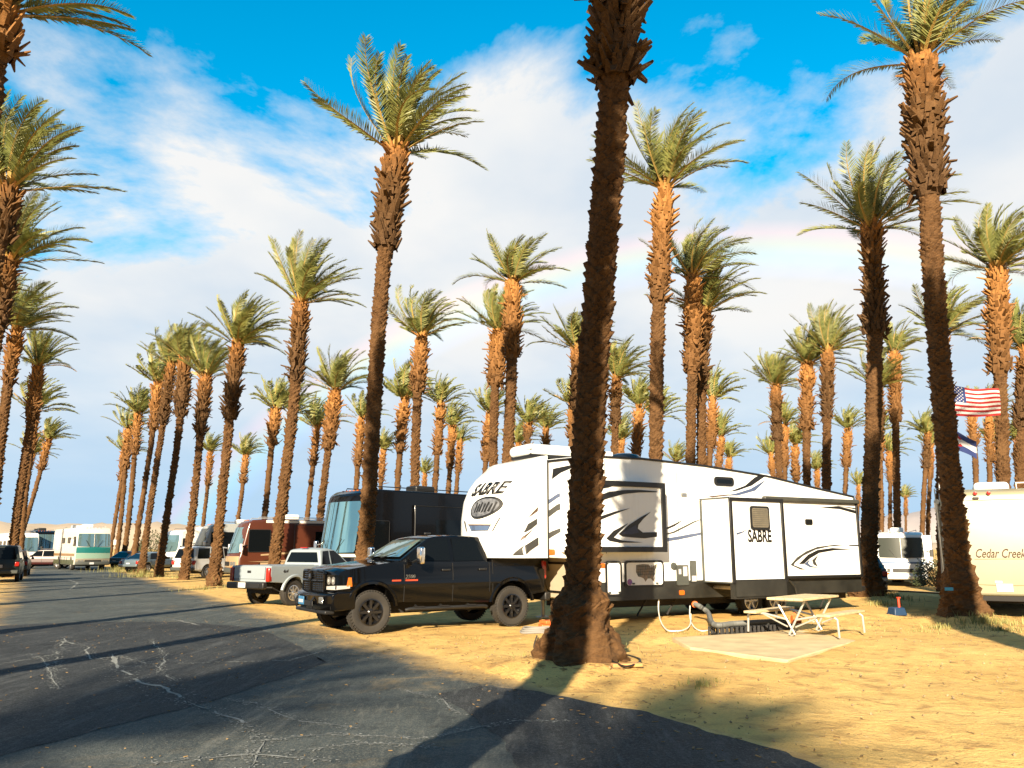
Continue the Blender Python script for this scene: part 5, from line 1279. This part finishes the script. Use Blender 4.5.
    t = MB(); t.box((1.95, WY/2, 3.93), (1.35, 1.0, .28)); ac = t.build('air_conditioner', M_WHITE, root, bevel=.14, seg=4)
    t = MB(); t.box((1.95, WY/2, 3.80), (1.20, .9, .10)); t.build('base', M_TRIM, ac)
    t = MB(); t.lathe([(.42, 0), (.41, .05), (.34, .11), (.18, .15), (.001, .16)], 28, 'z', (3.95, .62, 3.80)); t.build('antenna_dome', mat('navy_dome', (.006, .009, .014), .25, coat=.6), root)
    for x, y in ((3.25, .6), (5.8, 1.4), (8.6, .7)):
        zt = 3.82 if x < 5 else 3.72 if x < 8 else 3.52
        t = MB(); t.box((x, y, zt+.06), (.42, .42, .14)); t.build('roof_vent', M_WHITE, root, bevel=.04)
    t = MB(); t.box(((LX+2.4)/2, WY/2, .42), (LX-2.6, 1.5, .22)); t.tube([(xw1, .2, .37), (xw1, WY-.2, .37)], .05); t.tube([(xw2, .2, .37), (xw2, WY-.2, .37)], .05)
    for x in (4.3, 5.2, 10.5): t.tube([(x, .35, .5), (x-.35, .3, .12)], .022, 6)
    t.build('underbody', M_UNDER, root)
    return root

def beige_trailer():
    """rear end of a trailer at the right edge"""
    cx, cy = at_depth(946, 560, 21.6)[:2]
    ax = Vector((.455, .8905)); ang = math.atan2(ax.y, ax.x)        # local x runs forward, away from the camera; y to the left
    lat = Vector((-ax.y, ax.x)); W = 1.24; c0 = Vector((cx, cy))-lat*W
    root = thing('travel_trailer', 'beige trailer seen from its flat rear, with brown script lettering, at the right edge', 'trailer', (*c0, 0), ang)
    L, H = 10.5, 3.17
    bei = mat('beige_fibreglass', (.225, .21, .135), .35, coat=.4, var=.03)
    prof = [(0, .50), (L, .50), (L, H-.1), (L-.2, H), (.30, H), (.06, H-.10), (0, H-.3)]
    bm_obj('body', prism(prof, [-W, -W*.6, 0, W*.6, W]), bei, root, .06, 3)
    rear = lambda u, v, l: (-.006-l, -u, v)                         # u to the right as seen from behind
    brn = mat('brown_script', (.05, .022, .010), .45)
    bm_obj('lettering', text_bm('Cedar Creek', .31, lambda u, v, l: rear(-.58+u, 1.44+v, l), .005, .32, .002, sx=.66), brn, root, smooth=0)
    tp = mat('tan_pinstripe', (.22, .13, .05), .4)
    for z, s in ((2.86, 1), (.80, -1)):
        P = [(-1.0+2.0*k/16, z+.03*math.sin(PI*k/16)*s) for k in range(17)]; P += [(x, zz-.022*math.sin(PI*max(.05, min(.95, (x+1)/2)))) for x, zz in P[::-1]]
        bm_obj('pinstripe', plate(P, rear, .003), tp, root, smooth=0)
    P = [(-.6+1.9*k/12, 1.40+.015*math.sin(PI*k/12)) for k in range(13)]; P += [(x, z-.014) for x, z in P[::-1]]
    bm_obj('pinstripe', plate(P, rear, .003), tp, root, smooth=0)
    for u in (-.72, -.42, -.12):
        t = MB(); t.lathe([(.05, 0), (.045, -.025), (.001, -.03)], 14, 'x', (-.004, -u, 3.05)); t.build('clearance_lamp', M_RED, root)
    t = MB(); t.box((-.03, .42, 2.93), (.05, .14, .05)); t.build('rear_camera', M_BLACKP, root, bevel=.012)
    t = MB(); t.box((-.012, .0, .70), (.02, .36, .20)); lp = t.build('licence_plate', M_PLATEW, root, bevel=.004)
    t = MB(); t.box((-.024, .0, .70), (.006, .28, .07)); t.build('plate_lettering', mat('plate_green', (.25, .38, .36), .5), lp)
    t = MB(); t.box((-.012, .12, .84), (.02, .16, .06)); t.build('small_sticker', mat('pink_sticker', (.60, .40, .45), .5), root)
    for s in (1, -1):
        t = MB(); t.box((-.015, s*1.08, 1.0), (.03, .14, .5)); t.build('tail_lamp', M_RED, root, bevel=.01)
    t = MB(); t.box((-.08, 0, .44), (.14, 2.3, .12)); t.build('rear_bumper', M_UNDER, root, bevel=.01)
    t = MB(); t.box((L/2, 0, .42), (L-.6, 1.6, .2)); t.build('underbody', M_UNDER, root)
    for x in (4.3, 5.2):
        for s in (1, -1): wheel(root, x, s*(W-.15), .38, .24, M_RIMS, s, 6)
    # ladder, awning arms on the left wall
    t = MB()
    for x in (1.2, 2.0): t.tube([(x, W+.10, .9), (x, W+.10, H+.1), (x, W-.1, H+.12)], .016, 8)
    for k in range(9): t.tube([(1.2, W+.10, 1.0+.27*k), (2.0, W+.10, 1.0+.27*k)], .012, 6)
    t.build('ladder', M_STEEL, root)
    t = MB(); t.tube([(.5, W+.08, H-.28), (6.5, W+.08, H-.28)], .07, 10); t.build('awning', M_WHITE, root)
    t = MB(); t.tube([(.55, W+.06, .8), (.55, W+.07, H-.3)], .03, 6); t.build('awning_arm', M_STEEL, root)
    t = MB(); t.box((2.2, -.05, H+.13), (1.0, .85, .30)); ac = t.build('air_conditioner', M_WHITE, root, bevel=.11, seg=3)
    t = MB(); t.tube([(.6, -.55, H), (.6, -.55, H+.16), (.6, -1.1, H+.16), (.6, -1.1, H)], .015, 6); t.build('roof_rail', M_STEEL, root)
    return root, c0, ax, lat
# ------------------------------------------------------------------ small things on the site
def picnic():
    # concrete pad under the table
    P = [on_ground(*p) for p in ((672, 640), (690, 650), (788, 663), (856, 643), (800, 632))]
    bm = bmesh.new(); vs = [bm.verts.new((x, y, .0)) for x, y in P]; f = bm.faces.new(vs)
    r = bmesh.ops.extrude_face_region(bm, geom=[f])
    for v in r['geom']:
        if isinstance(v, bmesh.types.BMVert): v.co.z = .045
    for v in bm.verts:
        if v.co.z < .01: v.co.z = -.08
    bmesh.ops.recalc_face_normals(bm, faces=bm.faces)
    o = bm_obj('pavement', bm, mat('concrete_slab', (.47, .37, .205), .9, var=.2, vs=2.5, bump=.25, bs=30), None, .015, 2); tag(o, kind='structure')
    th = rad(48); near = Vector(at_depth(803, 606, 15.5)[:2]); d = Vector((math.cos(th), math.sin(th))); n = Vector((-d.y, d.x))
    c = near+d*.95+n*.38
    root = thing('picnic_table', 'wooden picnic table with pale pipe legs and two benches on the concrete pad', 'picnic table', (c.x, c.y, .06), th)
    wood = mat('weathered_wood', (.50, .38, .21), .7, var=.22, vs=5, bump=.2, bs=25); pipe = mat('pipe_frame', (.55, .54, .50), .35, metal=.6)
    t = MB()
    root.scale = (.93, .93, .97)
    for k in range(4): t.box((0, -.285+.19*k, .69), (1.9, .182, .045))
    t.build('tabletop', wood, root, bevel=.008)
    for s in (1, -1):
        t = MB(); t.box((0, s*.76-.07, .415), (1.9, .135, .045)); t.box((0, s*.76+.07, .415), (1.9, .135, .045)); t.build('bench', wood, root, bevel=.008)
    for x in (-.68, .68):
        t = MB(); R_ = .022
        t.tube([(x, -.30, .66), (x, .06, .02), (x, .0, .0)], R_, 8); t.tube([(x, .30, .66), (x, -.06, .02), (x, .0, .0)], R_, 8)
        t.tube([(x, -.30, .655), (x, .30, .655)], R_, 8)
        t.build('leg', pipe, root)
        for s in (1, -1):
            t = MB(); t.tube([(x, s*.10, .30), (x, s*.55, .385), (x, s*.86, .385), (x, s*.93, .34), (x, s*.95, .02)], R_, 8); t.tube([(x, s*.08, .16), (x, s*.60, .38)], .016, 6); t.build('bench_leg', pipe, root)

def small_props():
    # red and blue thing beside the palm
    x, y = on_ground(897, 614); z = ground_h(x, y)
    t = thing('water_riser_box', 'low blue box with an upright red post, on the sand between two palms', 'utility box', (x, y, z), rad(10))
    b = bmesh.new(); bmesh.ops.create_cone(b, cap_ends=True, segments=4, radius1=.26, radius2=.20, depth=.20, matrix=Matrix.Translation((0, 0, .09)) @ Matrix.Rotation(rad(45), 4, 'Z'))
    bm_obj('box', b, mat('blue_box', (.008, .03, .075), .5), t, .02, 2)
    m = MB(); m.tube([(.08, 0, .17), (.08, 0, .42)], .03, 10); m.box((.08, 0, .43), (.07, .07, .03)); m.build('post', mat('red_post', (.55, .05, .02), .5), t)
    # blue plate on the massive palm
    c = Vector(at_depth(949, 589, 19.62)); t = thing('number_plate', 'small bright blue plate fixed to the trunk of the massive palm', 'sign', c, rad(-4))
    m = MB(); m.box((0, 0, 0), (.19, .012, .075)); m.build('plate', mat('bright_blue', (.02, .30, .50), .4), t, bevel=.004)
    m = MB()
    for q in (-.07, .07): m.tube([(q, -.01, 0), (q, .02, 0)], .006, 6)
    m.build('screw', M_STEEL, t)
    # water hose hanging from the trailer
    def wpt(px, py, Y): return Vector(at_depth(px, py, Y))
    def smooth(P, n=8):
        out = []
        for i in range(len(P)-1):
            p0 = P[max(0, i-1)]; p1 = P[i]; p2 = P[i+1]; p3 = P[min(len(P)-1, i+2)]
            for k in range(n):
                t = k/n; out.append(.5*((2*p1)+(p2-p0)*t+(2*p0-5*p1+4*p2-p3)*t*t+(3*p1-p0-3*p2+p3)*t**3))
        return out+[P[-1]]
    G = lambda px, py: Vector((*on_ground(px, py, .03), .03))
    white = mat('white_hose', (.70, .68, .60), .5)
    m = MB(); m.tube(smooth([wpt(659, 596, 19.9), wpt(658.5, 610, 19.7), wpt(661, 622, 18.6), G(667, 630), G(675, 631), G(684, 630), wpt(690, 625, 18.2), wpt(691, 614, 19.4)]), .014, 8)
    tag(m.build('water_hose', white), 'white water hose hanging in a loop under the trailer side, left of its neighbour', 'hose', 'white hoses under the trailer')
    m = MB(); m.tube(smooth([wpt(690, 606, 20.0), wpt(690, 618, 19.4), wpt(694, 627, 17.9), G(702, 631), G(714, 629)]), .014, 8)
    tag(m.build('water_hose', white), 'white hose curling onto the sand just right of the hanging loop', 'hose', 'white hoses under the trailer')
    # sewer hose on its black accordion rest
    grey = mat('sewer_hose_grey', (.09, .095, .09), .6)
    g = lambda px, py, z: Vector((*on_ground(px, py, z), z))
    ax = [g(714, 627, .17), g(735, 626.2, .16), g(756, 625, .15), g(775, 624, .14), g(786, 623.5, .13)]
    path = smooth([wpt(694, 604, 19.9), wpt(700, 606.5, 19.4), wpt(708, 612.5, 19.0)]+[Vector((p.x, p.y, p.z+.05)) for p in ax])
    t = thing('sewer_hose', 'grey ribbed drain hose running from the trailer along the black rest', 'hose', path[-1]*1.0)
    off = path[-1]; t.location = (off.x, off.y, 0)
    m = MB(); pts = [p-Vector((off.x, off.y, 0)) for p in path]
    dense = []
    for a, b in zip(pts, pts[1:]):
        for k in range(6): dense.append(a.lerp(b, k/6))
    m.tube(dense, [.046+.010*(i % 2) for i in range(len(dense))], 10); m.build('hose', grey, t)
    org = mat('orange_fitting', (.70, .13, .03), .4)
    for i in (10, len(dense)-2):
        m = MB(); m.tube([dense[i]-(dense[i+1]-dense[i])*2, dense[i]+(dense[i+1]-dense[i])*2.5], .075, 12); m.build('coupling', org, t)
    m = MB(); p0 = smooth(ax, 10); n = len(p0)
    for i in range(0, n-1):
        q = p0[i]; dirv = (p0[i+1]-p0[i]).normalized(); lat = Vector((-dirv.y, dirv.x, 0))
        for s in (-1, 1):
            a = q+lat*.13*s+(dirv*.05 if (i+s) % 2 else -dirv*.05)
            m.box((a.x, a.y, q.z*.5+.0), (.03, .03, q.z), None)
        m.tube([q+lat*.14-Vector((0, 0, .02)), q-lat*.14-Vector((0, 0, .02))], .012, 5)
        m.tube([q+lat*.14-Vector((0, 0, q.z*.8)), q-lat*.14-Vector((0, 0, q.z*.8))], .01, 5)
    tag(m.build('hose_support', M_BLACKP), 'black accordion rest standing on the sand under the grey drain hose', 'hose support')
    m = MB(); a = g(796, 620, .12)
    m.lathe([(.05, -.10), (.10, -.09), (.10, .0), (.07, .02), (.07, .10), (.001, .11)], 14, 'x', (0, 0, 0)); m.tube([(0, 0, .02), (0, .06, .16), (.05, .08, .20)], .022, 8)
    o = m.build('drain_fitting', org); o.location = a; tag(o, 'orange drain fitting lying between the picnic table legs', 'pipe fitting')
    # clutter at the foot of the jack: grey pad with orange blocks and a coil of cable
    c = Vector((*on_ground(546, 632), 0)); c.z = ground_h(c.x, c.y)
    m = MB()
    for k in range(3): m.box((.04*k-.1, .08*k, .035+.07*k), (.36, .28, .065), Matrix.Rotation(.25*k, 3, 'Z'))
    o = m.build('levelling_block', org, bevel=.012); o.location = c+Vector((.12, .14, 0)); tag(o, 'small stack of orange levelling blocks by the trailer jack', 'levelling block')
    m = MB()
    for k in range(3): m.tube([((.34-.03*k)*math.cos(a), (.25-.02*k)*math.sin(a), .03+.035*k+.01*math.sin(3*a)) for a in [2*PI*q/30 for q in range(31)]], .022, 7)
    o = m.build('cable_coil', mat('grey_cable', (.20, .19, .17), .6)); o.location = c+Vector((-.18, -.25, 0)); tag(o, 'grey coil of cable on the sand beside the nearest palm', 'cable')
    # thin dark cable lying round the foot of the nearest palm
    m = MB(); P = []
    for px, py, lift in ((537, 640, .22), (534, 650, .16), (540, 661, .08), (556, 667, .03), (590, 671, .03), (608, 673, .02), (625, 677, .02), (638, 674, .02), (640, 670, .02), (628, 659, .03)):
        x, y = on_ground(px, py, 0); P.append(Vector((x, y, max(ground_h(x, y), 0)+.045)))
    m.tube(smooth(P), .013, 6); tag(m.build('cable', M_BLACKP), 'thin black cable lying in an arc round the foot of the nearest palm', 'cable')
    x, y = on_ground(627, 675); m = MB(); m.box((0, 0, .025), (.42, .12, .05), Matrix.Rotation(.2, 3, 'Z')); o = m.build('wood_scrap', mat('orange_wood', (.42, .22, .08), .8, var=.2), bevel=.01); o.location = (x, y, ground_h(x, y)); tag(o, 'flat orange brown scrap of wood on the sand beside the nearest palm', 'wood scrap')

def flags(c0, ax, lat):
    p = Vector((*at_depth(939, 560, 23.5)[:2], 0))
    top = at_depth(936.5, 383, 23.5)[2]
    t = thing('flagpole', 'thin grey flagpole standing beside the beige trailer behind the massive palm', 'flagpole', p)
    m = MB(); m.tube([(0, 0, 0), (.12, 0, 2), (.44, 0, top)], [.032, .028, .016], 10); m.build('pole', M_STEEL, t)
    m = MB(); m.lathe([(.001, .05), (.035, .03), (.045, 0), (.035, -.03), (.001, -.05)], 14, 'z', (.44, 0, top+.04)); m.build('finial', M_BLACKP, t)
    m = MB(); m.tube([(.05, -.07, .3), (.43, -.06, top-.1)], .008, 5); m.build('halyard', M_BLACKP, t)
    m = MB(); m.tube([(.38, -.05, top-.62), (.28, -.07, top-.55), (.24, -.07, top-.40), (.32, -.07, top-.30)], .03, 6); m.build('pulley', M_BLACKP, t)
    red = mat('flag_red', (.30, .012, .012), .8); wh = mat('flag_white', (.5, .49, .48), .8); bl = mat('flag_blue', (.01, .022, .10), .8)
    def cloth(name, label, z0, hoist, fly, colf, droop, seed, nx, ny, mats, extra=None):
        root = thing(name, label, 'flag', p+Vector((.56-.03*(top-z0), 0, z0)), 0)
        fd = Vector((.99, -.10, 0)).normalized(); fn_ = Vector((fd.y, -fd.x, 0))
        def S_(u, v, l=0):
            a = u/fly
            w = .11*math.sin(u*4.2+v*1.3+seed)*min(1, a*2)+.05*math.sin(u*9+v*3+seed*2)*a
            z = v-droop*a**1.6*(hoist*.9-(v+hoist)*0)-.10*a*math.sin(2.5*u+seed)
            z += (-(hoist/2+v))*.20*a if True else 0
            return fd*(u*.96)+fn_*(w+l)+Vector((0, 0, z))
        mb = MB()
        for sgn in (1, -1):
            n0 = len(mb.v)
            for j in range(ny+1):
                for i in range(nx+1): mb.v.append(tuple(S_(fly*i/nx, -hoist*j/ny, .004*sgn)))
            for j in range(ny):
                for i in range(nx):
                    f = [n0+j*(nx+1)+i, n0+j*(nx+1)+i+1, n0+(j+1)*(nx+1)+i+1, n0+(j+1)*(nx+1)+i]
                    mb.f.append(tuple(f if sgn > 0 else f[::-1])); mb.m.append(colf((i+.5)/nx, (j+.5)/ny))
        mb.build('cloth', mats, root, smooth=60, recalc=False)
        if extra: extra(root, S_)
        return root
    H1, L1 = .95, 1.62
    def us(u, v): return 2 if (u < .43 and v < 7/13) else (0 if int(v*13) % 2 == 0 else 1)
    def stars(root, S_):
        mb = MB()
        for r_ in range(9):
            for c_ in range(6 if r_ % 2 == 0 else 5):
                u = L1*.4*(.09+.164*c_+(.082 if r_ % 2 else 0)); v = -H1*7/13*(.09+.1025*r_)
                for l in (.009, -.009):
                    pts = [S_(u+(.026 if k % 2 == 0 else .011)*math.sin(k*PI/5), v+(.026 if k % 2 == 0 else .011)*math.cos(k*PI/5), l) for k in range(10)]
                    mb.add(pts, [tuple(range(10))])
        mb.build('star', wh, root, smooth=0)
    cloth('national_flag', 'american flag with stars and stripes flying right from the flagpole', top-.02, H1, L1, us, .24, .6, 40, 26, [red, wh, bl], stars)
    def state(u, v): return 1 if 1/3 <= v < 2/3 else 0
    def letter(root, S_):
        mb = MB(); R0, R1 = .17, .09
        for l in (.010, -.010):
            vs = []
            for k in range(21):
                a = rad(40+280*k/20); vs += [S_(.36+R0*math.cos(a), -.31+R0*math.sin(a), l), S_(.36+R1*math.cos(a), -.31+R1*math.sin(a), l)]
            mb.add(vs, [(2*k, 2*k+1, 2*k+3, 2*k+2) for k in range(20)])
        mb.build('letter', red, root, smooth=0)
    cloth('state_flag', 'smaller blue and white flag with a red letter, drooping below the american flag', top-1.28, .62, .92, state, .85, 2.0, 28, 18, [bl, wh], letter)

def greenery(palms_xy):
    gm = mat('grass_blade', (.13, .15, .035), .7, c2=(.30, .25, .09), vs=4); r = random.Random(5)
    mb = MB()
    def tuft(x, y, n, hh, sp):
        for _ in range(n):
            a = r.uniform(0, 6.28); d = abs(r.gauss(0, sp)); px, py = x+d*math.cos(a), y+d*math.sin(a); z = ground_h(px, py)-.01
            h = hh*r.uniform(.4, 1.2); b = r.uniform(0, 6.28); w = .006+.004*r.random(); lx, ly = h*.5*math.cos(b), h*.5*math.sin(b)
            q = (-math.sin(b)*w, math.cos(b)*w)
            mb.add([(px-q[0], py-q[1], z), (px+q[0], py+q[1], z), (px+lx*.4+q[0]*.7, py+ly*.4+q[1]*.7, z+h*.65), (px+lx, py+ly, z+h), (px+lx*.4-q[0]*.7, py+ly*.4-q[1]*.7, z+h*.65)], [(0, 1, 2, 4), (4, 2, 3)])
    for cx, cy, n, h, sp in ((612, 648, 60, .13, .16), (600, 668, 50, .07, .3), (540, 660, 70, .08, .35), (700, 686, 60, .10, .12), (716, 682, 25, .07, .15), (985, 624, 420, .17, .42), (1000, 630, 160, .12, .4), (940, 628, 150, .12, .35), (920, 632, 90, .08, .5), (893, 601, 260, .2, .4), (880, 606, 120, .15, .4), (650, 632, 50, .05, .4), (690, 634, 60, .05, .5), (740, 640, 40, .05, .4), (140, 577, 300, .5, .9), (118, 572, 250, .5, 1.0), (205, 590, 120, .2, .8), (232, 587, 120, .15, .8), (178, 578, 140, .2, .8), (160, 575, 120, .2, .8), (770, 700, 30, .04, .5), (470, 640, 40, .05, .5)):
        tuft(*on_ground(cx, cy), n, h, sp)
    tag(mb.build('grass', gm, smooth=0, recalc=False), 'thin green and straw coloured grass at the feet of the palms', 'grass', kind='stuff')
    # dry leaf litter and small stones
    lm = mat('dry_litter', (.15, .085, .03), .9, c2=(.30, .20, .08), vs=7, var=.3); mb = MB()
    def bits(n, fs, lo, hi):
        for _ in range(n):
            s, q = fs(); x, y = to_xy(s, q)
            if y < 4: continue
            z = max(ground_h(x, y), .006)+.006; a = r.uniform(0, 6.28); L = r.uniform(lo, hi); w = L*r.uniform(.08, .3); M = Matrix.Rotation(a, 3, 'Z') @ Matrix.Rotation(r.uniform(-.2, .2), 3, 'Y')
            mb.box((x, y, z), (L, w, .006), M)
    bits(420, lambda: (r.uniform(-.5, 5), r.uniform(4, 22)), .01, .035)
    bits(500, lambda: (4.8+abs(r.gauss(0, 1.2)), r.uniform(2, 24)), .015, .07)
    bits(900, lambda: (r.uniform(5.5, 22), r.uniform(-2, 15)), .02, .10)
    for cx, cy in ((580, 668), (965, 620)):
        X, Y = on_ground(cx, cy)
        for _ in range(220):
            a = r.uniform(0, 6.28); d = .4+abs(r.gauss(0, .5)); x, y = X+d*math.cos(a), Y+d*math.sin(a); L = r.uniform(.02, .14)
            mb.box((x, y, ground_h(x, y)+.008), (L, L*.12, .006), Matrix.Rotation(r.uniform(0, 6.28), 3, 'Z'))
    tag(mb.build('leaf_litter', lm, smooth=0, recalc=False), 'dry bits of palm leaf scattered over sand and road', 'litter', kind='stuff')
    gv = mat('gravel_stone', (.20, .14, .075), .9, c2=(.36, .27, .15), vs=9, var=.3); mb = MB()
    for _ in range(900):
        s, q = (r.uniform(5.6, 20), r.uniform(0, 14))
        x, y = to_xy(s, q)
        if y < 5: continue
        e = r.uniform(.006, .022); M = Matrix.Rotation(r.uniform(0, 6), 3, 'Z') @ Matrix.Rotation(r.uniform(0, 6), 3, 'X')
        vs = [M @ (Vector(p_)*e*r.uniform(.7, 1.3)) for p_ in ((1, 0, 0), (-1, 0, 0), (0, 1, 0), (0, -1, 0), (0, 0, .8), (0, 0, -.8))]; z = max(ground_h(x, y), .004)
        mb.add([v+Vector((x, y, z+e*.3)) for v in vs], [(0, 2, 4), (2, 1, 4), (1, 3, 4), (3, 0, 4), (2, 0, 5), (1, 2, 5), (3, 1, 5), (0, 3, 5)])
    tag(mb.build('gravel', gv, smooth=0, recalc=False), 'small stones scattered over the sand', 'gravel', kind='stuff')
    # bushes
    bmats = [mat('bush_leaf', (.02, .032, .010), .7, c2=(.05, .06, .016), vs=2)]
    def bush(px, py, Y, w, h, label, seed):
        X, Y_, _ = at_depth(px, py, Y); t = thing('bush', label, 'bush', (X, Y_, ground_h(X, Y_)), 0); rr = random.Random(seed); m = MB(); st = MB()
        for _ in range(14):
            a = rr.uniform(0, 6.28); st.tube([(0, 0, 0), (.3*w*math.cos(a)*.5, .3*w*math.sin(a)*.5, h*.4), (.42*w*math.cos(a), .42*w*math.sin(a), h*rr.uniform(.55, .9))], [.03, .02, .008], 5)
        for _ in range(2600):
            a = rr.uniform(0, 6.28); e = rr.uniform(-.1, 1); q = rr.uniform(.45, 1)**.5*(1+.3*noise.noise((math.cos(a)*1.5, math.sin(a)*1.5, e*2+seed)))
            p_ = Vector((w*.5*q*math.cos(a)*math.sqrt(max(0, 1-e*e*.8)), w*.5*q*math.sin(a)*math.sqrt(max(0, 1-e*e*.8)), h*(.12+.85*max(0, e)*q)))
            d = Vector((rr.gauss(0, 1), rr.gauss(0, 1), rr.gauss(0, 1))).normalized(); s_ = d.orthogonal().normalized(); L = rr.uniform(.05, .11)*(w/2)**.5
            m.add([p_-s_*L*.4, p_+s_*L*.4, p_+d*L*1.4], [(0, 1, 2)])
        m.build('foliage', bmats[0], t, smooth=0, recalc=False); st.build('stem', M_TRUNK, t)
    bush(153, 560, 80, 4.5, 3.3, 'dark green bush behind the roadside palms left of the white car', 3)
    bush(936, 580, 46, 2.4, 1.7, 'green bush beside the white motorhome near the massive palm', 4)

# ------------------------------------------------------------------ build
build_ground()
build_palms()
black_pickup()
silver_pickup()
white_trailer()
_, c0, ax, lat = beige_trailer()
fleet()
picnic()
small_props()
flags(c0, ax, lat)
greenery(None)
